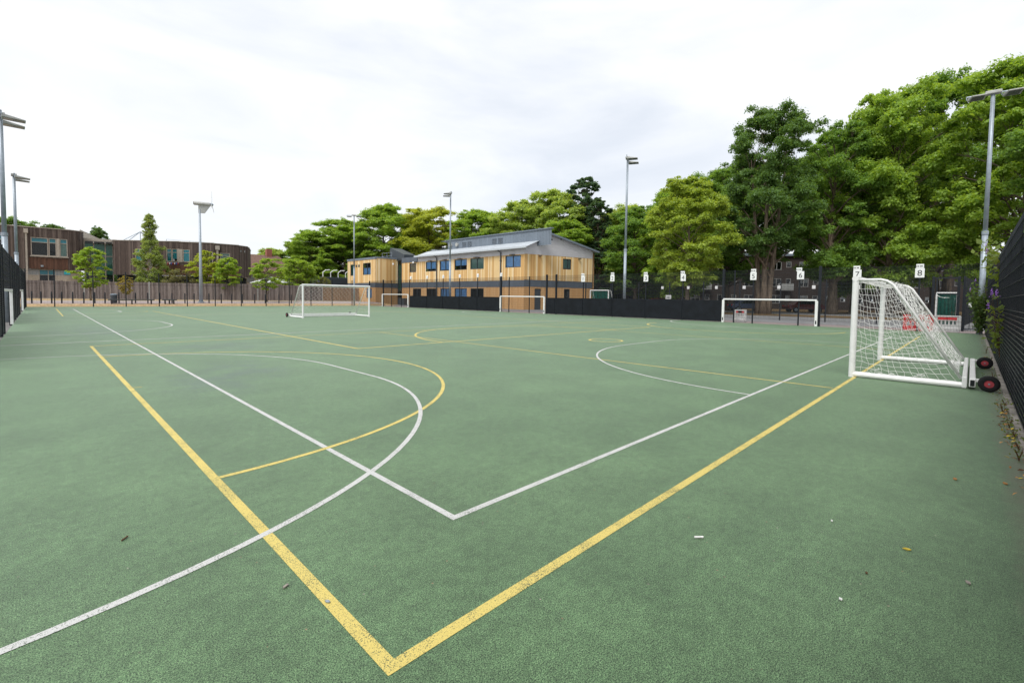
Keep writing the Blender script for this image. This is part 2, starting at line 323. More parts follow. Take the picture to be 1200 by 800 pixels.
line([(8.67, 1.5), (8.67, 15.3)], .05, 'yellow_line', z=.0065); line([(16.9, 1.5), (16.9, 15.3)], .05, 'yellow_line', z=.0065)
arc(.72, 8.3, 4.43, -87.8, 87.8, .05, 'yellow_line', z=.0055); arc(24.8, 8.35, 4.43, 90, 270, .08, 'yellow_line', z=.0055)
arc(12.78, 8.35, .52, 0, 360, .07, 'yellow_line', 40)
line([(5.6, 41.2), (5.6, 10.95), (20.5, 10.95), (20.5, 41.2)], .07, 'yellow_line', z=.006); arc(12.95, 10.95, 4.7, 0, 180, .07, 'yellow_line', z=.0075)
line([(.87, 34.3), (.87, 48.2)], YW, 'yellow_line', z=.0045); line([(.9, 34.3), (24.8, 34.3)], .05, 'yellow_line', z=.0045); arc(.87, 41.2, 4.43, -90, 90, .05, 'yellow_line', z=.0055)
def dline(cx, cy, ux, uy, a, r, w, z):
    # goal area: U points into the court, quarter circles of radius r about two points 2a apart
    vx, vy = -uy, ux; P = []
    for k in range(31): t_ = math.radians(90-3*k); P.append((cx+vx*(a+r*math.sin(t_))+ux*r*math.cos(t_), cy+vy*(a+r*math.sin(t_))+uy*r*math.cos(t_)))
    for k in range(31): t_ = math.radians(-3*k); P.append((cx+vx*(-a+r*math.sin(t_))+ux*r*math.cos(t_), cy+vy*(-a+r*math.sin(t_))+uy*r*math.cos(t_)))
    line(P, w, 'white_line', z=z)
for cy, q in ((7.92, .0), (25.0, .02), (42.0, .03)): dline(-.74, cy, 1, 0, .8, 4.63, WW+q, .0095)
for cy in (8.2, 27.6): dline(29.28, cy, -1, 0, .8, 4.63, .08, .0095)
dline(12.85, 2.22, 0, 1, .8, 4.93, WW, .0105); dline(12.85, 47.68, 0, -1, .8, 4.93, .08, .0105)
line([(-.7, 16.65), (29.2, 17.2)], .075, 'white_line', z=.0115); line([(-.7, 33.6), (29.2, 33.6)], .09, 'white_line', z=.0115)

# ------------------------------------------------------------------ fences
def wires(A, Bp, z0, z1, hz, vs, r=.003, twin=True):
    b = MB(); A = Vector((*A, 0)); Bv = Vector((*Bp, 0)); L = (Bv-A).length; d = (Bv-A)/L; nrm = Vector((-d.y, d.x, 0))
    for z in hz:
        for s in ((-1, 1) if twin else (0,)):
            b.bar(A+nrm*s*.007+Vector((0, 0, z)), Bv+nrm*s*.007+Vector((0, 0, z)), r*2.2)
    k = int(L/vs)
    for i in range(1, k):
        p = A+d*(L*i/k); b.bar(p+Vector((0, 0, z0)), p+Vector((0, 0, z1)), r*2)
    return b
def frange(a, b, s): return [a+i*s for i in range(int((b-a)/s+1e-6)+1)]
def fence_post(par, p, h, w=.07): part(par, 'post', 'black', lambda b: b.box(p[0]-w/2, p[0]+w/2, p[1]-w/2, p[1]+w/2, -.05, h), bevel=.006)
# right-hand fence: twin-wire panels, close-wired to 1.2 m, black screen behind
FR = thing('mesh_fence', (15, CY0-.06, 0), 'tall black wire fence with close-set lower wires and dark screening behind, weeds growing through it', 'fence')
xs = [-3.5 + 2.52*i for i in range(14)]; xs[-1] = 29.25
for i, x in enumerate(xs):
    fence_post(FR, (x, CY0-.12), 2.62)
    if i < len(xs)-1:
        x1 = xs[i+1]; wires((x, CY0-.06), (x1, CY0-.06), .04, 2.58, frange(.06, 1.26, .066)+frange(1.46, 2.56, .2), .1, .0034).obj('mesh_panel', 'wire', FR)
        b = MB(); n = 10
        for k in range(n):          # slightly slack screen cloth tied behind the wires
            xa, xb = x+(x1-x)*k/n, x+(x1-x)*(k+1)/n; ya = CY0-.2-.02*math.sin(k*1.3+i); yb = CY0-.2-.02*math.sin((k+1)*1.3+i)
            zt = 2.52+.03*math.sin(i*2.1+k*.7); zt2 = 2.52+.03*math.sin(i*2.1+(k+1)*.7)
            b.quad((xa, ya, .05), (xb, yb, .05), (xb, yb+.015, 1.6), (xa, ya+.015, 1.6)); b.quad((xa, ya+.015, 1.6), (xb, yb+.015, 1.6), (xb, yb, zt2), (xa, ya, zt))
        b.obj('screen', 'screen', FR)
# left-hand fence
FL = thing('mesh_fence', (CX0-.05, 25, 0), 'black wire fence with fixed white goalposts set in its gaps beside the court', 'fence')
GL = ((22.0, 26.9), (39.4, 44.4))
ys = [13.0, 15.5, 18.2, 20.5, GL[0][0]-.15, GL[0][1]+.15, 29.5, 32., 34.5, 37., GL[1][0]-.15, GL[1][1]+.15, 47., 49.5, 52., CY1]
for i, y in enumerate(ys):
    fence_post(FL, (CX0-.06, y), 2.78, .08)
    if i < len(ys)-1:
        y1 = ys[i+1]; gap = any(abs(y-(a-.15)) < .01 for a, _ in GL)
        wires((CX0-.05, y), (CX0-.05, y1), .04, 2.75, (frange(.06, 1.26, .066) if not gap else [1.45])+frange(1.46, 2.72, .2), .05, .003).obj('mesh_panel', 'wire', FL) if not gap else \
            wires((CX0-.05, y), (CX0-.05, y1), 1.4, 2.75, frange(1.45, 2.72, .2), .05, .003).obj('mesh_panel', 'wire', FL)
# far fence
FF = thing('mesh_fence', (12, CY1+.05, 0), 'open black wire fence along the dry grass in front of the dark brown school', 'fence')
xs = [CX0, .9, 3.3, 5.5, 7.9, 10.1, 12.45, 14.8, 17.2, 19.6, 22.0, 24.5, 27.0, CX1]
for i, x in enumerate(xs):
    fence_post(FF, (x, CY1+.06), 3.1, .075)
    if i < len(xs)-1: wires((x, CY1+.05), (xs[i+1], CY1+.05), .04, 3.08, frange(.1, 3.08, .2), .2, .0022, False).obj('mesh_panel', 'wire', FF)
# back fence with rebound boards
FB = thing('mesh_fence', (CX1+.05, 25, 0), 'long black wire fence with black rebound boards along its foot, numbered signs on its posts', 'fence')
GB = ((5.93, 10.78), (25.1, 30.3), (45.3, 50.9))
SIGNY = {8: 1.83, 7: 4.25, 6: 6.8, 5: 9.15, 4: 13.4, 3: 16.03, 2: 18.68, 1: 21.3}
ys = [-.28, 1.83, 4.25, 5.85, 6.8, 9.15, 10.2, 10.86, 13.4, 16.03, 18.68, 21.3, 24.0, 25.0, 26.9, 29.35, 30.4, 33.6, 36.3, 39.0, 41.85, 45.2, 46.9, 49.0, 51.0, CY1]
thick = (5.85, 10.86, 24.0, 25.0, 30.4, 51.0)
for i, y in enumerate(ys):
    w = .13 if y in thick else .07
    part(FB, 'post', 'black', lambda b: b.box(CX1+.03, CX1+.03+w, y-w/2, y+w/2, -.05, 3.22 if y in thick else 3.12), bevel=.006)
    if i < len(ys)-1:
        y1 = ys[i+1]; mid = (y+y1)/2; goal = any(a-.2 < mid < c+.2 for a, c in GB)
        wires((CX1+.12, y+w/2), (CX1+.12, y1-.035), .05, 3.1, frange(.1, 3.1, .2), .05, .0036, True).obj('mesh_panel', 'wire', FB)
        if not goal and 10.8 < mid < 45.3:
            part(FB, 'rebound_board', 'board', lambda b: b.box(CX1-.005, CX1+.025, y+w/2-.02, y1-.05, .03, 1.33), bevel=.004)
# numbered signs on the back fence
def text_mesh(s, size):
    cu = bpy.data.curves.new('number', 'FONT'); cu.body = s; cu.size = size; cu.align_x = 'CENTER'; cu.align_y = 'CENTER'; cu.extrude = .0015
    o = bpy.data.objects.new('tmp', cu); COL.objects.link(o); bpy.context.view_layer.update()
    me = bpy.data.meshes.new_from_object(o); bpy.data.objects.remove(o); return me
for n, y in SIGNY.items():
    sx = CX1-.02; z = 2.55 if n > 2 else 2.6; oy = {8: 0, 7: .02, 6: .05, 5: 0, 4: .03, 3: .02, 2: 0, 1: .02}[n]
    t = thing('number_sign', (sx, y, z), f'white fence sign reading {n} ' + {8: 'on the post above the red barriers and beside the gate', 7: 'directly behind the post of the wheeled goal', 6: 'over the right half of the fixed goal', 5: 'over the left half of the fixed goal', 4: 'beside the yellowing tree', 3: 'right of the mid-court floodlight pole', 2: 'left of the mid-court floodlight pole', 1: 'in front of the gable wall corner'}[n], 'sign', 'numbered signs along the back fence')
    part(t, 'plate', 'sign', lambda b: b.box(sx-.012, sx, y-.17-oy, y+.17-oy, z-.02, z+.42), bevel=.004)
    part(t, 'header_plate', 'sign', lambda b: b.box(sx-.010, sx-.002, y-.14+oy*.5, y+.14+oy*.5, z+.425, z+.62), bevel=.004)
    part(t, 'header_lettering', 'ink', lambda b: [b.box(sx-.013, sx-.0105, y+.09-.06*k+oy*.5, y+.13-.06*k+oy*.5, z+.49, z+.545) for k in (0, 1, 2.2, 3)])
    part(t, 'bracket', 'black', lambda b: b.box(sx-.001, sx+.06, y-.03, y+.03, z-.1, z+.5))
    me = text_mesh(str(n), .38); me.materials.clear(); me.materials.append(MT['ink'])
    o = bpy.data.objects.new('number', me); COL.objects.link(o); o.parent = t
    o.matrix_local = Matrix(((0, 0, -1, -.015), (-1, 0, 0, -oy), (0, 1, 0, .185), (0, 0, 0, 1)))
for y in (33.6, 36.3, 39.0, 41.85, 30.4, 45.0):
    t = thing('post_lamp', (CX1+.0, y, 3.12), 'small white capped fitting on top of a rebound-board fence post before the timber-clad building', 'lamp', 'white fittings on the back fence posts')
    part(t, 'cap', 'sign', lambda b: b.tube([(CX1+.07, y, 3.18), (CX1+.07, y, 3.45), (CX1+.07, y, 3.5)], [.11, .11, .06], 10)); part(t, 'stem', 'black', lambda b: b.tube([(CX1+.07, y, 3.1), (CX1+.07, y, 3.2)], .03, 6))

# ------------------------------------------------------------------ goals
def fixed_goal(A, Bp, label, h=1.36, r=.05):
    t = thing('goal_frame', (*A, 0), label, 'goal')
    for P in (A, Bp): part(t, 'post', 'white', lambda b: b.box(P[0]-r*1.1, P[0]+r*1.1, P[1]-r*1.3, P[1]+r*1.3, 0, h), bevel=.012)
    part(t, 'crossbar', 'white', lambda b: b.bar((*A, h+.04), (*Bp, h+.04), .1, .085), bevel=.012)
    for P in (A, Bp): part(t, 'clip', 'black', lambda b: b.box(P[0]-r*1.25, P[0]-r*1.1, P[1]-.03, P[1]+.03, .12, .3) or b.box(P[0]-r*1.25, P[0]-r*1.1, P[1]-.03, P[1]+.03, .9, 1.0))
fixed_goal((CX1-.08, GB[0][1]), (CX1-.08, GB[0][0]), 'fixed white goal frame between signs 5 and 6 in the black boarded fence')
fixed_goal((CX1-.08, GB[1][1]), (CX1-.08, GB[1][0]), 'fixed white goal frame in the fence before the gable end of the timber-clad building')
fixed_goal((CX1-.08, GB[2][1]), (CX1-.08, GB[2][0]), 'small fixed white goal frame at the end of the rebound boards by the glazed stairwell', 1.42)
for a, c, l in ((GL[0][0], GL[0][1], 'fixed white goal frame set in the left wire fence, nearer a floodlight pole'), (GL[1][0], GL[1][1], 'fixed white goal frame set in the left wire fence towards the bollards')):
    fixed_goal((CX0-.02, c), (CX0-.14, a), l, 1.3, .04)

def net_mesh(P, nu, nv, r, hexa=False, sag=0., jit=.012, seed=1):
    """strands over a bilinear patch P(u,v); nodes jittered; joined as one net"""
    rg = random.Random(seed); g = {}
    for i in range(nu+1):
        for j in range(nv+1):
            p = Vector(P(i/nu, j/nv)); e = math.sin(math.pi*i/nu)*math.sin(math.pi*j/nv)
            g[i, j] = p + Vector((rg.gauss(0, jit), rg.gauss(0, jit), rg.gauss(0, jit)-sag*e))
    b = MB()
    for (i, j), p in g.items():
        for k in (((i+1, j), (i, j+1)) if not hexa else (((i+1, j+1) if (i+j) % 2 == 0 else None), ((i+1, j-1) if (i+j) % 2 == 0 else None), ((i-1, j+1) if (i+j) % 2 == 0 else None), ((i-1, j-1) if (i+j) % 2 == 0 else None))):
            if k in g: b.tube([p, g[k]], r, 3, False)
    return b
def portable_goal(x0, y0, w, h, d, sg, label, near, loose):
    t = thing('portable_goal', (x0, y0, 0), label, 'goal')
    X = lambda x, y, z: (x0+x, y0+sg*y, z)
    R = .05; d0 = .44
    for x in (0, w):
        part(t, 'post', 'white', lambda b: b.tube([X(x, 0, 0.0), X(x, 0, h)], R, 14), smooth=False)
    part(t, 'crossbar', 'white', lambda b: b.tube([X(-R, 0, h-.0), X(w+R, 0, h-.0)], R, 14))
    for x in (0, w):
        pts = [X(x, 0, h-.02), X(x, d0*.8, h-.02), X(x, d0, h-.045), X(x, d0+.08, h-.11), X(x, d-.03, .15)]
        part(t, 'side_stay', 'white', lambda b: b.tube(pts, .022, 10), smooth=True)
        part(t, 'base_bar', 'white', lambda b: b.tube([X(x, -.02, .05), X(x, d, .05)], .05, 12), smooth=False)
    part(t, 'ballast_bar', 'white', lambda b: b.bar(X(-.05, d+.01, .10), X(w+.05, d+.01, .10), .06, .18), bevel=.012)
    part(t, 'ballast_box', 'white', lambda b: b.bar(X(-.10, d+.10, .11), X(w+.10, d+.10, .11), .075, .13), bevel=.010)
    part(t, 'box_end', 'dark', lambda b: [b.box(*sorted((X(e, 0, 0)[0]-.002, X(e, 0, 0)[0]+.002)), *sorted((y0+sg*(d+.075), y0+sg*(d+.125))), .062, .155) for e in (-.103, w+.103)])
    for x in (-.06, w-.18):
        part(t, 'wheel_arm', 'white', lambda b: b.bar(X(x, d+.08, .16), X(x, d+.27, .15), .05, .05), bevel=.006)
        c = Vector(X(x-.07, d+.28, .125)); n = 28
        wb = MB(); prof = [(.055, -.03), (.10, -.038), (.122, -.025), (.125, 0), (.122, .025), (.10, .038), (.055, .03)]
        vs = [(c.x+px, c.y+pr*math.cos(a), c.z+pr*math.sin(a)) for pr, px in prof for a in (2*math.pi*k/n for k in range(n))]
        wb.add(vs, [(i*n+k, i*n+(k+1) % n, (i+1)*n+(k+1) % n, (i+1)*n+k) for i in range(len(prof)-1) for k in range(n)]); wh = wb.obj('wheel', 'tyre', t, smooth=True)
        rb = MB(); rb.tube([c+Vector((-.02, 0, 0)), c+Vector((.02, 0, 0))], .057, 20); rb.tube([c+Vector((-.028, 0, 0)), c+Vector((.028, 0, 0))], .03, 12); rb.obj('rim', 'redrim', wh)
        hb = MB(); hb.tube([c+Vector((-.036, 0, 0)), c+Vector((.036, 0, 0))], .013, 10); hb.obj('hub', 'galv', wh)
    # net: sloped back, roof, two sides
    r = .0028 if near else .003; k = .058 if near else .12
    T = lambda v: (d0+.04+(d-.1-d0)*v, h-.06-(h-.24)*v)
    part_net = lambda P, nu, nv, hx, sag, sd: net_mesh(P, nu, nv, r, hx, sag, .010 if near else .012, sd).obj('net_panel', 'net', t)
    nu = int(w/k); Ls = math.hypot(d-.2-d0, h-.24)
    part_net(lambda u, v: X(w*u, T(v)[0]-.05*math.sin(math.pi*v), T(v)[1]), nu, int(Ls/k), True, .05, 1)
    part_net(lambda u, v: X(w*u, d0*v, h-.03-.02*math.sin(math.pi*v)), nu, 5, True, .06, 2)
    for s_, x in enumerate((0, w)):
        def side(u, v, x=x):
            z = .10+(h-.17)*v; back = d0+(d-.1-d0)*(1-v) if v < 1 else d0
            return X(x+(.05 if x == 0 else -.05)*math.sin(math.pi*u)*math.sin(math.pi*v), .03+(back-.03)*u, z)
        part_net(side, max(6, int((d-.1)/(k*1.7))), int(h/(k*1.7)), False, loose*.12, 5+s_)
    if near:
        lp = MB(); rg = random.Random(4)
        for q in range(7):           # loose strands gathered on the stays and ground bar
            a = Vector(X(.02, rg.uniform(.1, d-.2), rg.choice([.11, .12, 1.5]))); pts = [a]
            for s_ in range(6): pts.append(pts[-1]+Vector((rg.uniform(-.05, .05), rg.uniform(-.07, .07), rg.uniform(-.05, .03) if a.z > 1 else rg.uniform(-.005, .02))))
            lp.tube(pts, .0035, 4)
        lp.obj('loose_cord', 'net', t)
    return t
portable_goal(10.28, 1.5, 3.62, 1.76, 1.45, -1, 'white portable goal with red-hubbed wheels, its torn net hanging, parked against the screened fence', True, 1)
portable_goal(10.3, 26.5, 4.0, 1.86, 1.75, 1, 'white portable goal standing out on the court with almost no net, facing the yellow lines', False, .3)

# ------------------------------------------------------------------ floodlight poles and wind turbine
def flood(x, y, h, rz, label, heads=((-.55, 0, .0), (.55, 0, .0))):
    t = thing('floodlight_pole', (0, 0, 0), label, 'floodlight', 'floodlight poles round the court')
    part(t, 'base_pole', 'galv', lambda b: b.tube([(0, 0, -.05), (0, 0, h*.42)], [.105, .10], 14), smooth=True)
    part(t, 'upper_pole', 'galv', lambda b: b.tube([(0, 0, h*.42), (0, 0, h-.1)], [.082, .07], 14), smooth=True)
    part(t, 'collar', 'galv', lambda b: b.tube([(0, 0, h*.415), (0, 0, h*.43)], .115, 14))
    part(t, 'head_cap', 'lamp', lambda b: b.box(-.26, .26, -.14, .14, h-.12, h+.02), bevel=.03)
    part(t, 'arm', 'galv', lambda b: b.tube([(-.85, 0, h-.08), (.85, 0, h-.08)], .03, 8))
    for hx, hy, tw in heads:
        def head(b):
            yy = -.12
            b.add([(hx-.27, yy+.1, h-.16), (hx+.27, yy+.1, h-.16), (hx+.23, yy-.62, h-.27), (hx-.23, yy-.62, h-.27),
                   (hx-.27, yy+.1, h-.31), (hx+.27, yy+.1, h-.31), (hx+.23, yy-.62, h-.32), (hx-.23, yy-.62, h-.32)],
                  [(0, 3, 2, 1), (4, 5, 6, 7), (0, 1, 5, 4), (1, 2, 6, 5), (2, 3, 7, 6), (3, 0, 4, 7)])
        l = part(t, 'lamp_head', 'lamp', head, bevel=.02)
        part(l, 'lamp_glass', 'lampglass', lambda b: b.quad((hx-.21, -.08, h-.314), (hx-.19, -.68, h-.324), (hx+.19, -.68, h-.324), (hx+.21, -.08, h-.314)))
        part(l, 'yoke', 'galv', lambda b: [b.bar((hx+s*.29, -.02, h-.22), (hx+s*.29, -.02, h-.06), .02, .05) for s in (-1, 1)])
    t.location = (x, y, 0); t.rotation_euler = (0, 0, rz); return t
RZ = math.radians
flood(29.15, -.27, 10.5, RZ(-80), 'grey twin-headed floodlight pole rising from weeds where the screened fence ends')
flood(30.0, 18.1, 11.5, RZ(26), 'grey floodlight pole behind the rebound boards between signs 2 and 3')
flood(30.0, 38.7, 12.0, RZ(236), 'grey floodlight pole in front of the timber-clad building\'s upper windows')
flood(27.55, 54.8, 11.2, RZ(-35), 'grey floodlight pole at the corner of the fence by the left timber-clad block')
flood(-1.0, 30.0, 8.9, RZ(92), 'grey floodlight pole against the left fence, its lamp reaching over the court')
flood(-1.0, 45.5, 9.0, RZ(92), 'grey floodlight pole by the left fence in front of the school downpipe')
def turbine(x, y, z, h):
    t = thing('wind_turbine', (x, y, z), 'small white wind turbine on a grey pole rising behind the wire fence', 'wind turbine')
    part(t, 'pole', 'galv', lambda b: b.tube([(x, y, z-.1), (x, y, z+h*.35), (x, y, z+h)], [.19, .14, .085], 16), smooth=True)
    part(t, 'base_flange', 'galv', lambda b: b.tube([(x, y, z-.05), (x, y, z+.06)], .3, 16))
    los = Vector((x, y, 0)).normalized(); ax = Vector((los.y, -los.x, 0)); c = Vector((x, y, z+h+.62)); F = lambda a, zz: c+ax*a+Vector((0, 0, zz))
    fv = los*.05
    fin = [F(-.12, -.12), F(1.0, -.12), F(.45, -1.0), F(-.12, -1.0)]
    part(t, 'tail_fin', 'lamp', lambda b: b.add([p-fv for p in fin]+[p+fv for p in fin], [(0, 1, 2, 3), (7, 6, 5, 4), (0, 4, 5, 1), (1, 5, 6, 2), (2, 6, 7, 3), (3, 7, 4, 0)]))
    part(t, 'nacelle', 'lamp', lambda b: b.tube([F(-.52, 0), F(-.48, 0), F(.85, 0), F(1.0, 0)], [.16, .21, .19, .14], 14), smooth=True)
    part(t, 'nacelle_cap', 'twig', lambda b: b.tube([F(-.56, 0), F(-.521, 0)], .15, 12))
    part(t, 'hub', 'galv', lambda b: b.tube([F(1.0, 0), F(1.12, 0), F(1.25, 0)], [.17, .17, .04], 12), smooth=True)
    fwd = los; ra_ = (ax*.985-fwd*.17).normalized(); e2 = ra_.cross(Vector((0, 0, 1))).normalized()
    for a in (3, 123, 243):
        dv = Vector((0, 0, 1))*math.cos(RZ(a))+e2*math.sin(RZ(a)); tv = dv.cross(ra_).normalized()
        part(t, 'blade', 'sign', lambda b: b.add([F(1.1, 0)+dv*q+tv*w*s+ra_*e for q, w in ((.12, .05), (.4, .09), (1.4, .022)) for s in (-1, 1) for e in (-.012, .012)],
             [(0, 4, 6, 2), (1, 3, 7, 5), (4, 8, 10, 6), (5, 7, 11, 9), (0, 1, 5, 4), (4, 5, 9, 8), (2, 6, 7, 3), (6, 10, 11, 7), (8, 9, 11, 10), (0, 2, 3, 1)]))
turbine(12.2, 58.9, .33, 9.85)

# ------------------------------------------------------------------ buildings
class Wall:
    """vertical wall from p0 to p1 (left to right as seen from outside)"""
    def __init__(s, par, p0, p1):
        s.par = par; s.p = Vector((*p0, 0)); e = Vector((*p1, 0)); s.L = (e-s.p).length; s.d = (e-s.p)/s.L; s.n = Vector((s.d.y, -s.d.x, 0))
    def at(s, u, z, o=0): return s.p + s.d*u + s.n*o + Vector((0, 0, z))
    def face(s, mt, z0, z1, holes=(), name='wall', depth=.12, off=0., u0=0, u1=None, ztop=None):
        u1 = s.L if u1 is None else u1; b = MB(); b.uv = []
        us = sorted({u0, u1, *[x for h in holes for x in h[:2]]}); zs = sorted({z0, z1, *[x for h in holes for x in h[2:4]]})
        def q(*p):
            b.quad(*[s.at(*x[:3]) for x in p]); b.uv.append([(x[0]+s.p.x*3.1, x[1]) for x in p])
        for i in range(len(us)-1):
            for j in range(len(zs)-1):
                c = ((us[i]+us[i+1])/2, (zs[j]+zs[j+1])/2)
                if any(h[0] < c[0] < h[1] and h[2] < c[1] < h[3] for h in holes): continue
                q((us[i], zs[j], off), (us[i+1], zs[j], off), (us[i+1], zs[j+1], off), (us[i], zs[j+1], off))
        for a, c, e, f in [h[:4] for h in holes]:
            D = off-depth
            q((a, e, off), (a, e, D), (a, f, D), (a, f, off)); q((c, e, D), (c, e, off), (c, f, off), (c, f, D))
            q((a, e, off), (c, e, off), (c, e, D), (a, e, D)); q((a, f, D), (c, f, D), (c, f, off), (a, f, off))
        return b.obj(name, mt, s.par)
    def slab(s, name, mt, u0, u1, z0, z1, o0, o1, bevel=0):
        b = MB(); v = [s.at(u, z, o) for z in (z0, z1) for u, o in ((u0, o0), (u1, o0), (u1, o1), (u0, o1))]
        b.add(v, [(0, 3, 2, 1), (4, 5, 6, 7), (0, 1, 5, 4), (1, 2, 6, 5), (2, 3, 7, 6), (3, 0, 4, 7)]); b.uv = []
        for f in b.f: b.uv.append([((v[i]-s.p).dot(s.d), v[i].z) for i in f])
        return b.obj(name, mt, s.par, bevel=bevel)
    def window(s, u0, u1, z0, z1, fm='frame', blind='blue', glass='glass', mull=(), trans=(), fw=.07, off=-.05, bl=(0, 1), panel=None):
        b = MB()
        def bx(a, c, e, f): 
            v = [s.at(u, z, o) for z in (e, f) for u, o in ((a, off-.05), (c, off-.05), (c, off+.03), (a, off+.03))]
            b.add(v, [(0, 3, 2, 1), (4, 5, 6, 7), (0, 1, 5, 4), (1, 2, 6, 5), (2, 3, 7, 6), (3, 0, 4, 7)])
        bx(u0, u0+fw, z0, z1); bx(u1-fw, u1, z0, z1); bx(u0+fw, u1-fw, z0, z0+fw); bx(u0+fw, u1-fw, z1-fw, z1)
        for k in mull: bx(u0+(u1-u0)*k-fw/2, u0+(u1-u0)*k+fw/2, z0+fw, z1-fw)
        ms = [0]+sorted(mull)+[1]
        for k in trans:
            for i in range(len(ms)-1): bx(u0+(u1-u0)*ms[i]+fw*.6, u0+(u1-u0)*ms[i+1]-fw*.6, z0+(z1-z0)*k-fw*.45, z0+(z1-z0)*k+fw*.45)
        W_ = b.obj('window', fm, s.par)
        for i in range(len(ms)-1):
            a, c = u0+(u1-u0)*ms[i]+fw*.5, u0+(u1-u0)*ms[i+1]-fw*.5
            g = MB(); g.quad(s.at(a, z0+fw*.5, off-.015), s.at(c, z0+fw*.5, off-.015), s.at(c, z1-fw*.5, off-.015), s.at(a, z1-fw*.5, off-.015)); g.obj('pane', glass, W_)
            if panel:
                z = z0+(z1-z0)*trans[0]; g = MB(); g.quad(s.at(a, z, off-.008), s.at(c, z, off-.008), s.at(c, z1-fw*.5, off-.008), s.at(a, z1-fw*.5, off-.008)); g.obj('top_panel', panel, W_)
        bz0, bz1 = z0+(z1-z0)*bl[0], z0+(z1-z0)*bl[1]
        if blind: g = MB(); g.quad(s.at(u0, bz0, off-.07), s.at(u1, bz0, off-.07), s.at(u1, bz1, off-.07), s.at(u0, bz1, off-.07)); g.obj('blind', blind, W_)
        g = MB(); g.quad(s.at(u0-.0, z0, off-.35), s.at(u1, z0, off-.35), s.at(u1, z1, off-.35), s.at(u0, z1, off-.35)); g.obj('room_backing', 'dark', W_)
        return W_
def poly(par, name, mt, pts, uvs=None, **k):
    b = MB(); b.quad(*pts); b.uv = [uvs or [(p[0]+p[1], p[2]) for p in pts]]; return b.obj(name, mt, par, **k)

# --- timber-clad two-storey building with grey roof
TB = thing('timber_building', (45, 46, 0), 'two-storey building clad in striped tan timber with grey metal roof and gable end', 'building')
YL, YR = 59.0, 34.72
w = Wall(TB, (37, YL), (37, YR)); U = lambda y: YL-y
up_w = [(57.0, 55.4, 'n'), (53.06, 50.75, 'b'), (49.9, 47.5, 'b'), (46.8, 44.4, 'b'), (43.75, 41.3, 'd'), (37.65, 35.25, 'b')]
lo_w = [(56.2, 54.2), (52.9, 50.5), (49.8, 47.5), (46.8, 44.4), (43.7, 41.3)]
w.face('tan', 3.2, 6.02, [(U(a), U(c), 4.62, 5.94 if k != 'n' else 5.9) for a, c, k in up_w])
w.face('band', 2.46, 3.2, name='band', off=-.02)
w.face('tanlow', -.06, 2.46, [(U(a), U(c), 1.2, 2.34) for a, c in lo_w], name='lower_wall', off=-.04)
for a, c, k in up_w:
    w.window(U(a), U(c), 4.62, 5.94 if k != 'n' else 5.9, mull=(.5,) if k != 'n' else (), blind={'b': 'blue', 'd': 'greenroom', 'n': 'beige'}[k], bl=(random.choice((.06, .1, .25, .42)), 1) if k == 'b' else (0, .96))
    if k != 'n': w.slab('window_hood', 'frame', U(a)+.9, U(c)-.9, 6.0, 6.06, -.1, .35)
for i, (a, c) in enumerate(lo_w): w.window(U(a), U(c), 1.2, 2.34, mull=(.5,), blind='blue' if i in (2, 3) else 'dark', off=-.09)
w.slab('fascia', 'lap', U(54.9), w.L+.05, 6.02, 6.62, -.1, .03)
w.slab('parapet', 'band', 0, U(54.9), 6.02, 6.75, -.1, .04)
for y in (50.45, 38.3): 
    part(TB, 'downpipe', 'frame', lambda b: b.tube([(36.86, y, .0), (36.86, y, 6.35), (36.75, y+.35, 6.62), (36.5, y+.5, 6.66)], .065, 8))
    part(TB, 'pipe_bracket', 'frame', lambda b: [b.box(36.8, 37.0, y-.09, y+.09, z, z+.06) for z in (1.2, 3.4, 5.4)])
for y in (54.9+.6, 42.3): w.slab('wall_light', 'frame', U(y), U(y)+.3, 5.98, 6.05, 0, .3)
# eave roof strip: rises gently to the clerestory wall
ex = 36.45; kx = 38.6
poly(TB, 'eave_roof', 'roof', [(ex, 55.0, 6.72), (ex, 34.0, 6.72), (kx, 34.0, 7.55), (kx, 55.0, 7.55)], [(0, 0), (21, 0), (21, 2), (0, 2)])
part(TB, 'gutter', 'roof', lambda b: b.bar((ex, 55.05, 6.70), (ex, 33.98, 6.70), .16, .22), bevel=.02)
poly(TB, 'soffit', 'lap', [(ex, 55, 6.62), (37, 55, 6.62), (37, 34.4, 6.62), (ex, 34.4, 6.62)])
c = Wall(TB, (kx, 50.3), (kx, 32.3)); c.face('seam', 7.0, 8.75, [(3.0, 3.85, 7.62, 8.28), (4.05, 4.9, 7.62, 8.28), (8.7, 9.5, 7.62, 8.28), (9.75, 10.55, 7.62, 8.28)], name='clerestory_wall')
for a in (3.0, 4.05, 8.7, 9.75):
    c.window(a, a+.85 if a < 8 else a+.8, 7.62, 8.28, blind=None, fm='band', fw=.06)
    for k in range(5): c.slab('louvre', 'seam', a+.05, a+.78, 7.68+.11*k, 7.74+.11*k, -.1, .0)
for a in (.55, 1.9): part(TB, 'vent_cowl', 'lamp', lambda b: b.tube([c.at(a+.2, 8.05, -.05), c.at(a+.2, 8.05, .25)], [.2, .24], 12))
c.slab('ridge_cap', 'seam', -.1, c.L+.1, 8.7, 8.82, -.25, .12)
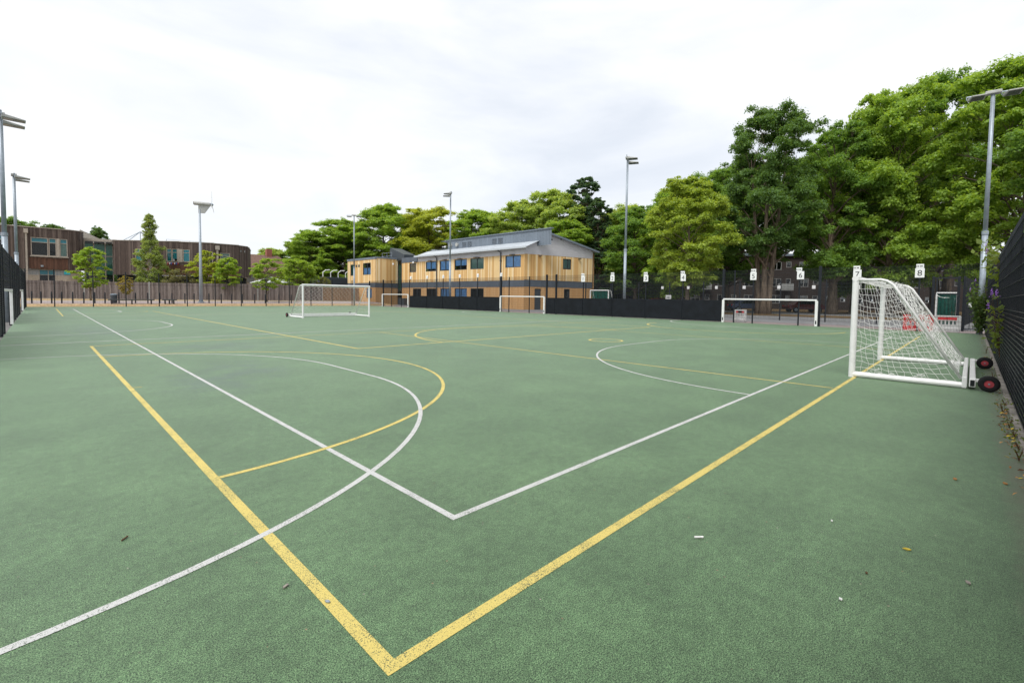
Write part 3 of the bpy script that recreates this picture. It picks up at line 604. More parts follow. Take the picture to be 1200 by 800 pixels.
# gable end, splayed
g0 = Vector((37, YR)); ga = math.radians(-12.7); gd = Vector((math.cos(ga), math.sin(ga))); g1 = g0+gd*9.85
g = Wall(TB, g0, g1)
g.face('tan', 3.25, 6.05, [(5.35, 6.55, 4.6, 5.8)]); g.face('band', 2.5, 3.25, name='band', off=-.02); g.face('tanlow', -.06, 2.5, [(1.45, 2.35, -.06, 2.3), (5.6, 6.45, 1.2, 2.35)], name='lower_wall', off=-.04)
g.window(5.35, 6.55, 4.6, 5.8, blind='greenroom', mull=(.62,), bl=(.1, 1)); g.window(5.6, 6.45, 1.2, 2.35, blind='dark', off=-.09)
dr = g.slab('door', 'frame', 1.5, 2.3, -.05, 2.25, -.15, -.1); 
b = MB(); b.box(*sorted((g.at(2.2, 1, -.09).x-.03, g.at(2.2, 1, -.09).x+.03)), g.at(2.2, 1, -.06).y-.06, g.at(2.2, 1, -.06).y-.0, 1.0, 1.04); b.obj('handle', 'galv', dr)
gp = [(0, 6.05), (9.85, 6.05), (9.85, 6.95), (3.0, 8.72), (1.65, 8.72), (1.65, 7.5), (0, 6.9)]
poly(TB, 'gable_wall', 'lap', [g.at(u, z, .02) for u, z in gp], gp)
for u in (1.9, 7.6): g.slab('wall_light', 'frame', u, u+.25, 5.88, 5.95, 0, .3)
for u, z in ((3.6, 7.75), (4.9, 7.9)): g.slab('vent', 'frame', u, u+.14, z, z+.14, 0, .06)
# main roof pitch falling to the right
ra, rb = g.at(1.6, 8.85, .35), g.at(10.6, 6.85, .35); off = Vector((.5, 18.4, 0))
poly(TB, 'main_roof', 'roof', [ra, rb, rb+off+Vector((2, 0, 0)), ra+off], [(0, 0), (9, 0), (9, 18), (0, 18)])
b = MB(); b.bar(ra+Vector((0, 0, -.03)), rb+Vector((0, 0, -.03)), .1, .2); b.obj('verge_trim', 'seam', TB, bevel=.01)
poly(TB, 'flat_roof', 'band', [(37.05, 59, 6.7), (37.05, 50.3, 6.7), (47, 48, 6.7), (47, 59, 6.7)])
poly(TB, 'rear_wall', 'tanlow', [(47, 32.6, 0), (49, 59, 0), (49, 59, 6.7), (47, 32.6, 6.7)])
# roof edge railings and plant on the flat roof
part(TB, 'roof_rail', 'galv', lambda b: [b.tube([(39.2, y, 6.7), (39.2, y, 7.75)], .025, 6) for y in (51.0, 52.4, 53.8, 55.2)] + [b.tube([(39.2, 51, z), (39.2, 55.2, z)], .025, 6) for z in (7.25, 7.75)])
part(TB, 'roof_plant', 'galv', lambda b: b.box(40, 40.6, 55.2, 56.0, 6.7, 8.0) or b.tube([(40.2, 56.5, 6.7), (40.2, 56.5, 8.3)], .12, 8), bevel=.02)
part(TB, 'roof_light', 'frame', lambda b: b.add([(38, 60, 6.6), (38, 64.2, 6.6), (38, 63.9, 8.6), (38, 60, 7.4), (40, 60, 6.6), (40, 64.2, 6.6), (40, 63.9, 8.6), (40, 60, 7.4)], [(0, 1, 2, 3), (7, 6, 5, 4), (0, 4, 5, 1), (1, 5, 6, 2), (2, 6, 7, 3), (3, 7, 4, 0)]))
# glazed stair link
gl = Wall(TB, (38.2, 62.1), (38.2, 59.0))
gl.face('band', 6.55, 6.9, name='link_fascia'); poly(TB, 'link_roof', 'band', [(38.2, 62.1, 6.9), (38.2, 59, 6.9), (44, 59, 6.9), (44, 62.1, 6.9)])
gl.window(.05, 3.05, .0, 6.55, glass='gglass', mull=(.33, .66), trans=(.33, .62), blind='greenroom', bl=(.3, .9), off=0, fw=.12)
# left block
lb = Wall(TB, (34.5, 70.8), (34.5, 62.08)); V = lambda y: 70.8-y
hw = [(V(69.8), V(68.3), 4.3, 6.05), (V(65.8), V(63.45), 4.35, 6.12)]
lb.face('tan', 3.15, 6.6, hw); lb.face('band', 2.46, 3.15, name='band', off=-.02, holes=[]); lb.face('tanlow', -.06, 2.46, [(V(64.8), V(63.2), .9, 2.3)], name='lower_wall', off=-.04)
lb.window(*hw[0], blind='greenroom', glass='gglass'); lb.window(*hw[1], blind='blue', mull=(.55,), trans=(.6,), bl=(.05, .6)); lb.window(V(64.8), V(63.2), .9, 2.3, blind='blue', mull=(.5,), off=-.09)
for y in (68.0, 67.2): lb.slab('vent', 'frame', V(y), V(y)+.4, 5.6, 5.95, 0, .05)
le = Wall(TB, (34.5, 62.08), (39, 62.0)); le.face('tan', 3.15, 6.75); le.face('band', 2.46, 3.15, name='band', off=-.02); le.face('tanlow', -.06, 2.46, name='lower_wall', off=-.04)
lb.slab('parapet', 'seam', -.1, lb.L+.06, 6.6, 6.9, -.2, .06); le.slab('parapet', 'seam', .0, 4.5, 6.75, 6.95, -.2, .06)
poly(TB, 'flat_roof', 'band', [(34.5, 70.8, 6.8), (34.5, 62.1, 6.8), (42, 62.1, 6.8), (42, 70.8, 6.8)])
part(TB, 'roof_rail', 'galv', lambda b: [b.tube([(37.5, y, 6.8), (37.5, y, 7.8)], .025, 6) for y in (62.6, 64, 65.4)] + [b.tube([(37.5, 62.6, z), (37.5, 65.4, z)], .025, 6) for z in (7.3, 7.8)])
for p in ((34.42, 64.9, 5.8), (37.9, 57.8, 5.2)): part(TB, 'camera_bracket', 'frame', lambda b: b.bar(p, (p[0]-.5, p[1]-.5, p[2]-.1), .07, .07))
for y in (60.8+1.7, 57.2): part(TB, 'wall_lamp', 'sign', lambda b: b.box(36.85, 36.99, y-1.4, y-1.1, 6.2-.35, 6.45-.35), bevel=.03)

# --- weathered brown school, curved in plan
SB = thing('school_building', (8, 88, .3), 'long curved school building in weathered dark brown timber with teal window panels', 'building')
Lp = [(-14, 86.4), (-9, 86.2), (3.0, 85.8), (3.9, 86.3), (4.35, 87.0), (4.5, 88.1)]
uL = 8.0
for i in range(len(Lp)-1):
    w = Wall(SB, Lp[i], Lp[i+1]); z1 = 9.36
    if i == 1:
        ho = [(8.39, 9.98, 5.8, 8.15), (10.02, 10.75, 5.8, 8.15), (11.05, 11.8, 5.8, 8.15), (3.5, 6.05, 5.9, 8.2)]
        w.face('brown', 5.55, z1, ho, u0=0); w.face('redbrown', 4.1, 5.55, name='lower_cladding', u0=8.2, u1=w.L-.2); w.face('brown', 4.1, 5.55, u1=8.2); w.face('brown', 4.1, 5.55, u0=w.L-.2)
        for a, c, e, f in ho: w.window(a, c, e, f, fm='bframe', blind='greenroom' if a > 10.5 else None, bl=(0, .7), trans=(.74,), panel='dteal', fw=.09)
        w.slab('mullion_panel', 'bframe', 10.76, 11.04, 5.8, 8.15, -.1, .05); w.slab('sill', 'bframe', 8.3, 11.9, 5.68, 5.79, -.05, .14)
        w.face('pgrey', 3.35, 4.1, [(9.05, 10.6, 3.35, 4.05)], name='grey_panel', off=-.3); w.face('beige', .2, 3.35, [(9.05, 10.6, 2.0, 3.35)], name='lower_wall', off=-.3)
        w.window(9.05, 10.6, 2.0, 4.05, fm='bframe', blind=None, mull=(.55,), trans=(.68,), panel='dteal', off=-.35); w.slab('teal_panel', 'teal', 11.4, 12.0, 3.5, 3.95, -.3, -.22)
        for u in (8.0,): w.slab('downpipe', 'bframe', u-.09, u+.09, .4, 8.95, .02, .2); w.slab('hopper', 'bframe', u-.2, u+.2, 8.6, 9.15, .02, .32)
        w.slab('wall_light', 'galv', 9.25, 9.5, 4.4, 4.6, 0, .25)
    else:
        w.face('brown', 4.1, z1); w.face('beige', .2, 4.1, name='lower_wall', off=-.3)
    w.slab('coping', 'bframe', -.05, w.L+.05, z1, z1+.1, -.4, .06)
gw = Wall(SB, (4.5, 88.1), (7.6, 87.7))
gw.window(.0, gw.L, .3, 8.4, fm='bframe', glass='gglass', mull=(.33, .72), trans=(.5, .74), blind='greenroom', bl=(.42, .95), fw=.1, off=0)
gw.slab('coping', 'bframe', 0, gw.L, 8.4, 8.7, -.4, .06)
Rp = [(7.55, 87.8), (7.5, 86.4), (10.65, 83.2), (14, 79.8), (17.65, 77.5), (20.8, 77.2), (22.2, 78.0), (22.9, 79.6), (24.3, 83.8)]
wins = {2: [(-1.4, .9, 5.7, 7.4, 'teal')], 3: [(.35, 1.85, 5.65, 7.42, 'teal')], 4: [(.9, 2.1, 5.5, 7.1, 'greenroom')]}
wins = {1: [(3.05, 4.3, 5.7, 7.4, 'teal')], 2: [(2.95, 3.7, 5.65, 7.45, 'teal'), (3.74, 4.5, 5.65, 7.45, 'teal')], 3: [(.45, 1.3, 5.65, 7.42, 'teal'), (3.7, 4.2, 5.5, 7.2, 'dark')], 4: [(.8, 2.05, 5.5, 7.12, 'greenroom')]}
for i in range(len(Rp)-1):
    w = Wall(SB, Rp[i], Rp[i+1]); z1 = 8.55-.05*i; hs = [h[:4] for h in wins.get(i, [])]
    w.face('brown', 5.2, z1, hs); w.face('redbrown' if i in (2, 3, 4) else 'brown', 3.7, 5.2, name='lower_cladding'); w.face('dark', .2, 3.7, name='lower_wall', off=-.6)
    for h in wins.get(i, []): w.window(*h[:4], fm='bframe', blind=h[4], trans=(.72,), fw=.08, bl=(.22 if i == 2 and h[0] > 3.5 else 0, 1))
    if i == 2: w.slab('mullion_panel', 'bframe', 4.55, w.L, 5.6, 7.45, -.1, .05)
    if i == 3: w.slab('mullion_panel', 'bframe', 0, .42, 5.6, 7.42, -.1, .05)
    if i == 4: w.slab('downpipe', 'bframe', .35, .58, .4, 8.0, .02, .2); w.slab('hopper', 'bframe', .22, .72, 7.5, 8.1, .02, .3)
    if i == 5: [w.slab('vent', 'pgrey', u, u+.12, 7.4, 7.7, 0, .05) for u in (.3, 1.0)]
    w.slab('coping', 'bframe', -.03, w.L+.03, z1, z1+.09, -.4, .06)
ls = Lp+Rp[1:]
b = MB(); b.add([(x, y, 8.0) for x, y in ls]+[(24.3, 100, 8.0), (-14, 100, 8.0)], [tuple(range(len(ls)+2))]); b.obj('flat_roof', 'pgrey', SB)
for x, y in ((6, 91),):
    part(SB, 'roof_light', 'bframe', lambda b: b.add([(4.4, 93, 8.3), (8.0, 93, 8.3), (8.0, 97, 8.3), (4.4, 97, 8.3), (4.4, 93, 10.3), (4.4, 97, 10.3)], [(0, 1, 4), (3, 5, 2), (0, 3, 2, 1), (0, 4, 5, 3)]))
    part(SB, 'solar_panel', 'carblue', lambda b: b.quad((5.0, 93.2, 10.02), (7.9, 93.2, 8.42), (7.9, 96.8, 8.42), (5.0, 96.8, 10.02)))
part(SB, 'roof_truss', 'galv', lambda b: [b.tube([(9+2.2*k, 92, 8.3), (11.2, 92, 10.6)], .05, 6) for k in range(3)] + [b.tube([(8.4, 92, 8.6), (11.2, 92, 10.6), (14, 92, 8.6)], .06, 6)])
part(SB, 'roof_rail', 'galv', lambda b: [b.tube([(x, 89, 8.0), (x, 89, 9.5)], .03, 6) for x in (14, 17, 20, 23)] + [b.tube([(14, 89, 9.5), (23, 89, 9.5)], .02, 6)])
bt = thing('bunting', (13.0, 80.7, 5.3), 'string of small red, white and blue flags below the school window', 'bunting')
wb = Wall(bt, (10.65, 83.2), (14, 79.8))
for k in range(7):
    u = 3.1+.24*k; bb = MB(); bb.add([wb.at(u, 5.5, .06), wb.at(u+.2, 5.5, .06), wb.at(u+.1, 5.18, .07), wb.at(u, 5.5, .075), wb.at(u+.2, 5.5, .075)], [(0, 1, 2), (4, 3, 2), (0, 3, 4, 1)]); bb.obj('flag', ('bunt', 'sign', 'bunb')[k % 3], bt)
bb = MB(); bb.tube([wb.at(3.0, 5.51, .068), wb.at(3.9, 5.49, .068), wb.at(4.78, 5.51, .068)], .012, 5); bb.obj('cord', 'sign', bt)

# --- board fence in front of the school
WF = thing('board_fence', (10, 75, .3), 'long weathered grey vertical-board fence in front of the brown school', 'fence')
fp = [(-5, 83.5), (-2, 82), (4, 79), (10, 75.5), (15, 72), (21, 69.5), (29, 67.5)]
WF2 = thing('board_fence', (31.5, 67, .3), 'newer brown board fence beside the left timber-clad block', 'fence')
def boardfence(par, P, mt, zt):
    for i in range(len(P)-1):
        a, e = Vector(P[i]), Vector(P[i+1]); n = max(1, round((e-a).length/2.6))
        for k in range(n):
            p, q = a+(e-a)*k/n, a+(e-a)*(k+1)/n; w = Wall(par, p, q); j = random.uniform(-.04, .04)
            w.slab('board_panel', mt, .05, w.L-.05, .42, zt+j, -.05, .0); w.slab('gravel_board', 'kerb', .05, w.L-.05, .2, .41, -.06, .01)
            w.slab('post', 'pgrey' if k % 3 == 0 else mt, -.05, .05, .2, zt+.05, -.08, .05)
            w.slab('rail', mt, .05, w.L-.05, zt-.3, zt-.2, .002, .03)
boardfence(WF, fp, 'greyfence', 2.58); boardfence(WF2, [(29, 67.5), (34.3, 66.6)], 'brownfence', 2.35)

# --- brick flats behind the trees
BF = thing('brick_flats', (82, 25, 0), 'dark brick block of flats with white windows glimpsed behind the tree trunks', 'building')
w = Wall(BF, (64, 47), (114.7, -15)); hs = []
for k in range(18):
    u0 = 1.2+k*4.2
    for s_ in range(3):
        z = .9+2.7*s_; hs += [(u0, u0+1.5, z, z+1.35), (u0+2.2, u0+3.0, z+.4, z+1.35)]
w.face('brick', -.06, 8.6, hs, depth=.1)
for h in hs: w.window(*h, fm='wframe', blind='dark' if random.random() < .6 else 'canvas', mull=(.5,) if h[1]-h[0] > 1 else (), fw=.09, bl=(.45, 1))
for k in range(4): w.slab('balcony_panel', 'pgrey', 6+k*12.6, 8.4+k*12.6, 3.2, 4.1, .9, 1.0); w.slab('balcony_floor', 'pgrey', 6+k*12.6, 8.4+k*12.6, 3.0, 3.15, 0, 1.0)
poly(BF, 'roof', 'band', [w.at(-.5, 8.5, .4), w.at(w.L+.5, 8.5, .4), w.at(w.L+.5, 9.5, -6), w.at(-.5, 9.5, -6)])
HS = []
for x, y, rz, l in ((31.5, 101, .35, 'house with red tiled hip roof and chimney beyond the small trees'),):
    t = thing('house', (x, y, 0), l, 'house')
    part(t, 'wall', 'beige', lambda b: b.box(x-6, x+6, y-4, y+4, 0, 5.6))
    part(t, 'roof', 'rooftile', lambda b: b.add([(x-6.5, y-4.5, 5.5), (x+6.5, y-4.5, 5.5), (x+6.5, y+4.5, 5.5), (x-6.5, y+4.5, 5.5), (x-2.5, y, 9.0), (x+2.8, y, 9.0)], [(0, 1, 5, 4), (1, 2, 5), (2, 3, 4, 5), (3, 0, 4), (0, 3, 2, 1)]))
    part(t, 'chimney', 'chimney', lambda b: b.box(x+.6, x+1.6, y-.4, y+.5, 8.2, 10.2))
    for k in (-4, -1, 2): part(t, 'window', 'wframe', lambda b: b.box(x+k, x+k+1.2, y-4.06, y-3.9, 3.4, 4.7))
t = thing('canopy', (24, 75.5, .3), 'pale fabric canopy behind the board fence beside the school end', 'canopy')
part(t, 'cover', 'canvas', lambda b: b.add([(22.3, 74, 3.0), (27.5, 74, 3.0), (27.5, 77.5, 3.0), (22.3, 77.5, 3.0), (24.9, 75.7, 3.9), (22.3, 74, 2.85), (27.5, 74, 2.85), (27.5, 77.5, 2.85), (22.3, 77.5, 2.85)], [(0, 1, 4), (1, 2, 4), (2, 3, 4), (3, 0, 4), (0, 5, 6, 1), (1, 6, 7, 2), (3, 2, 7, 8), (0, 3, 8, 5)]))
for px, py in ((22.4, 74.1), (27.4, 74.1), (27.4, 77.4), (22.4, 77.4)): part(t, 'leg', 'galv', lambda b: b.tube([(px, py, .3), (px, py, 2.9)], .04, 8))
t = thing('lean_to_shelter', (37, 77, .3), 'dark low shelter with white curved lamp arms left of the timber block', 'shelter')
part(t, 'wall', 'frame', lambda b: b.box(32.5, 37.5, 75.5, 80, .2, 4.2), bevel=.05)
for k in range(4): part(t, 'lamp_arm', 'sign', lambda b: b.tube([(33+1.3*k, 76.5, 4.2), (33+1.3*k, 76.5, 5.0), (33.4+1.3*k, 76.4, 5.35), (34+1.3*k, 76.2, 5.4)], .07, 6))

# ------------------------------------------------------------------ street furniture beyond the fences
def bollard(x, y, z, first=[None]):
    if first[0] is None:
        t = thing('bollard', (0, 0, 0), 'slim black bollard in the row along the path by the board fence', 'bollard', 'bollards along the school path')
        part(t, 'shaft', 'black', lambda b: b.tube([(0, 0, -.1), (0, 0, .98), (0, 0, 1.04)], [.055, .055, .04], 10)); part(t, 'band', 'frame', lambda b: b.tube([(0, 0, .86), (0, 0, .9)], .06, 10)); first[0] = t
    else: t = dup(first[0])
    t.location = (x, y, z)
for px in (-.45, .12, .78, 1.42, 2.14, 2.88, 3.63, 4.35, 5.36, 6.6, 7.55, 8.5, 9.5, 10.6, 11.4, 12.75, 13.9, 14.9, 15.95, 17.2, 18.3, 19.8, 21.2): bollard(px, 58.05+random.uniform(-.03, .03), rise(58))
def bench(x0, x1, y, label):
    z = rise(y); t = thing('bench', ((x0+x1)/2, y, z), label, 'bench')
    for k in (-.14, 0, .14): part(t, 'seat_slat', 'frame', lambda b: b.box(x0, x1, y+k-.055, y+k+.055, z+.36, z+.47), bevel=.008)
    for k in range(3): 
        px = x0+.25+(x1-x0-.5)*k/2; part(t, 'leg', 'black', lambda b: b.box(px-.04, px+.04, y-.18, y+.18, z-.03, z+.42))
bench(4.5, 7.95, 57.2, 'long low dark bench without a back beside the litter bin'); bench(8.55, 9.75, 57.2, 'short low dark bench without a back along the path by the bollards')
t = thing('litter_bin', (5.0, 58.2, rise(58)), 'dark grey litter bin behind the end of the long bench', 'bin'); z = rise(58)
part(t, 'drum', 'frame', lambda b: b.tube([(5, 58.25, z), (5, 58.25, z+.1), (5, 58.25, z+.78)], [.22, .25, .27], 16)); part(t, 'lid', 'seam', lambda b: b.tube([(5, 58.25, z+.78), (5, 58.25, z+.86), (5, 58.25, z+.92)], [.29, .29, .15], 16))
t = thing('litter_bin', (33.9, 58.5, 0), 'two-part dark recycling bin against the lower wall by the glazed stairwell', 'bin')
for y in (58.3, 57.5): part(t, 'box', 'frame', lambda b: b.box(36.2, 36.75, y-.35, y+.35, 0, .95), bevel=.03)

# plastic barriers behind the fence near sign 8
def barrier(x, ya, yb, mt, label, red):
    t = thing('plastic_barrier', (x, (ya+yb)/2, 0), label, 'barrier'); n = 5 if not red else 2; L = yb-ya
    w = Wall(t, (x, yb), (x, ya))
    if red:
        hs = [(.10, L-.10, .5, .56)] + [(.10+(L-.2)*k/2+.04, .10+(L-.2)*(k+1)/2-.04, .22, .42) for k in range(2)]
    else: hs = [(.12+(L-.24)*k/n+.025, .12+(L-.24)*(k+1)/n-.025, .34, .52) for k in range(n)]
    w.face(mt, .05, .70, hs, name='panel', depth=.1, off=.05); w.face(mt, .05, .70, hs, name='panel', depth=.0, off=-.05)
    w.slab('top_rail', mt, -.01, L+.01, .70, .76, -.06, .06, .02); w.slab('foot', mt, .03, L-.03, -.01, .20 if not red else .1, -.17, .17, .03)
    w.slab('end_post', mt, -.02, .07, .04, .74, -.065, .065, .02); w.slab('end_post', mt, L-.07, L+.02, .04, .74, -.065, .065, .02)
    if not red:
        for u in (.12, L-.12-.34): w.slab('reflector', 'red', u, u+.34, .56, .68, .051, .058)
    else: w.slab('reflector', 'whitep', L*.38, L*.62, .58, .68, .051, .058)
barrier(29.85, 1.84, 2.38, 'red', 'red plastic barrier seen through the goal net, further from the white barrier', True)
barrier(29.9, 1.30, 1.80, 'red', 'red plastic barrier seen through the goal net, next to the white barrier', True)
barrier(29.95, .36, 1.26, 'whitep', 'white plastic barrier with two red reflectors behind the fence', False)
barrier(30.6, 9.9, 10.6, 'whitep', 'pale plastic barrier with red reflectors behind the post of the fixed goal by sign 5', False)
def green_goal(y0, y1, x, h, label, r=.045):
    t = thing('training_goal', (x, y0, 0), label, 'goal')
    for y in (y0, y1): part(t, 'post', 'white', lambda b: b.tube([(x, y, -.02), (x, y, h)], r, 10))
    part(t, 'crossbar', 'white', lambda b: b.tube([(x, y0, h), (x, y1, h)], r, 10))
    for y in (y0, y1): part(t, 'back_stay', 'white', lambda b: b.tube([(x, y, h), (x+.35, y, h-.02), (x+1.1, y, .03), (x, y, .03)], r*.6, 8))
    part(t, 'net', 'gnet', lambda b: [b.bar((x+.02, y0+(y1-y0)*k/34, h-.03), (x+.75+.1*math.sin(k), y0+(y1-y0)*k/34, .05), .018, .012) for k in range(35)] + [b.bar((x+.02+.73*q/22, y0, h-.03-(h-.08)*q/22), (x+.02+.73*q/22, y1, h-.03-(h-.08)*q/22-.02*math.sin(q)), .018, .012) for q in range(23)])
green_goal(.55, 1.35, 33., 1.86, 'white-posted goal with green net behind the white barrier by the gate'); green_goal(21.4, 23.2, 33., 2.0, 'small white goal with green net behind the boards below sign 1')
G = thing('gate', (31.5, .5, 0), 'tall black gate frame and screened panels by the weedy corner of the fence', 'gate')
for y in (1.42, .5, .30): part(G, 'post', 'black', lambda b: b.box(31.45, 31.55, y-.05, y+.05, -.05, 2.66), bevel=.006)
part(G, 'top_rail', 'black', lambda b: b.box(31.47, 31.53, .52, 1.4, 2.56, 2.62)); part(G, 'mid_rail', 'black', lambda b: b.box(31.47, 31.53, .52, 1.4, 1.78, 1.83))
part(G, 'screen_panel', 'screen', lambda b: b.add([(31.5, .25, .25), (31.5, .25, 2.6), (35.2, -.42, 2.3), (35.2, -.42, .6), (31.54, .25, .25), (31.54, .25, 2.6), (35.24, -.42, 2.3), (35.24, -.42, .6)], [(0, 1, 2, 3), (7, 6, 5, 4), (0, 4, 5, 1), (2, 6, 7, 3)]))
part(G, 'gate_leaf', 'black', lambda b: [b.bar((31.5+.02*k, .25-.18*k, .1), (31.5+.02*k, .25-.18*k, 2.1), .03) for k in range(5)] + [b.bar((31.5, .25, z), (31.6, -.5, z), .03) for z in (.1, 1.1, 2.1)])
t = thing('notice_plate', (29.2, .05, 1.2), 'small white notice plate on the fence beside the weedy floodlight pole', 'sign')
part(t, 'plate', 'sign', lambda b: b.box(29.27, 29.28, -.14, .12, 1.18, 1.36), bevel=.003); part(t, 'lettering', 'ink', lambda b: [b.box(29.266, 29.2695, -.10, .08-.05*k, 1.31-.045*k, 1.325-.045*k) for k in range(3)])
t = thing('notice_plate', (30.5, 15.0, 1.5), 'white notice board low behind the rebound boards between signs 3 and 4', 'sign')
part(t, 'plate', 'sign', lambda b: b.box(30.5, 30.52, 14.75, 15.15, 1.36, 1.62), bevel=.003); part(t, 'lettering', 'ink', lambda b: [b.box(30.495, 30.4995, 14.85, 15.05, 1.42+.07*k, 1.45+.07*k) for k in range(2)]); part(t, 'stake', 'black', lambda b: b.box(30.53, 30.56, 14.92, 14.98, -.05, 1.6))
# inner playground railing with small square plates
PF = thing('mesh_fence', (36.5, 6, 0), 'thin dark playground fence beyond the pink path carrying small white square plates', 'fence')
pys = [-1.5, 1.5, 4.2, 6.9, 9.6, 12.3, 15.0, 17.8, 20.6, 23.4, 26.2]
for i, y in enumerate(pys):
    fence_post(PF, (36.5, y), 2.75, .07)
    if i < len(pys)-1: wires((36.5, y), (36.5, pys[i+1]), .05, 2.7, frange(.1, 2.7, .2), .1, .0026, True).obj('mesh_panel', 'wire', PF)
for y in (3.1, 5.2, 7.6, 9.7, 12.0, 14.0, 16.2, 18.4): tag(part(None, 'square_plate', 'sign', lambda b: b.box(36.43, 36.455, y-.1, y+.1, 2.18, 2.4), centre=True), 'small white square plate on the thin playground fence behind the goal', 'sign', 'white square plates on the playground fence')

# parked cars in the road behind
def car(x, y, rz, paint, label):
    t = thing('parked_car', (0, 0, 0), label, 'car')
    prof = [(-2.05, .35), (-2.1, .62), (-2.0, .85), (-1.5, .93), (-.95, 1.38), (-.3, 1.46), (.7, 1.44), (1.35, 1.02), (1.95, .92), (2.1, .7), (2.08, .35)]
    def body(b):
        n = len(prof); L = []
        for s_, k in ((-.86, 1), (.86, 1)): L += [(px, s_*(1 if pz < .95 else .84), pz) for px, pz in prof]
        b.add(L, [tuple(range(n-1, -1, -1)), tuple(range(n, 2*n))]+[(i, (i+1) % n, (i+1) % n+n, i+n) for i in range(n)])
    part(t, 'body', paint, body, bevel=.06)
    for s_ in (-1, 1):
        part(t, 'side_window', 'cargl', lambda b: b.add([(-1.25, s_*.845, .98), (1.2, s_*.845, .98), (.66, s_*.745, 1.37), (-.85, s_*.745, 1.34)], [(0, 1, 2, 3)]))
        for wx in (-1.3, 1.3):
            wh = part(t, 'wheel', 'tyre', lambda b: b.tube([(wx, s_*.70, .31), (wx, s_*.90, .31)], .31, 18)); part(wh, 'rim', 'galv', lambda b: b.tube([(wx, s_*.88, .31), (wx, s_*.91, .31)], .19, 14))
        part(t, 'headlight', 'sign', lambda b: b.box(1.98, 2.1, s_*.62-.15, s_*.62+.15, .68, .8)); part(t, 'tail_light', 'red', lambda b: b.box(-2.09, -2.0, s_*.66-.12, s_*.66+.12, .68, .84))
    part(t, 'windscreen', 'cargl', lambda b: b.add([(1.38, -.68, 1.03), (1.38, .68, 1.03), (.76, .62, 1.42), (.76, -.62, 1.42)], [(0, 1, 2, 3)]))
    t.location = (x, y, 0); t.rotation_euler = (0, 0, rz)
car(60.5, 19.5, RZ(-50), 'carblue', 'dark blue parked car behind the tree trunks and fence'); car(64.0, 14.3, RZ(-50), 'carred', 'dark red parked car behind the tree trunks and fence'); car(53.5, 27.5, RZ(-50), 'carred', 'red car roof just showing over the boards near sign 3')

# ------------------------------------------------------------------ trees
def leaf_quads(P, Nn, size, rg):
    """P: n x 3 centres, Nn: n x 3 normals -> folded leaf faces"""
    n = len(P); a = rg.normal(size=(n, 3)); a -= Nn*(a*Nn).sum(1, keepdims=True); a /= np.linalg.norm(a, axis=1, keepdims=True)+1e-9
    c = np.cross(Nn, a); s = size*rg.uniform(.5, 1.5, (n, 1)); droop = Nn*(-.25)*s
    v = np.stack([P-a*s*.55, P+c*s*.36+a*s*.08, P+a*s*.6+droop, P-c*s*.36+a*s*.08], 1).reshape(-1, 3)
    return v
def quads_mesh(name, v, mt):
    n = len(v)//4; me = bpy.data.meshes.new(name); me.vertices.add(len(v)); me.vertices.foreach_set('co', v.astype(np.float32).ravel())
    me.loops.add(len(v)); me.loops.foreach_set('vertex_index', np.arange(len(v), dtype=np.int32)); me.polygons.add(n)
    me.polygons.foreach_set('loop_start', np.arange(0, len(v), 4, dtype=np.int32)); me.update(calc_edges=True); me.validate(); me.materials.append(MT[mt]); return me
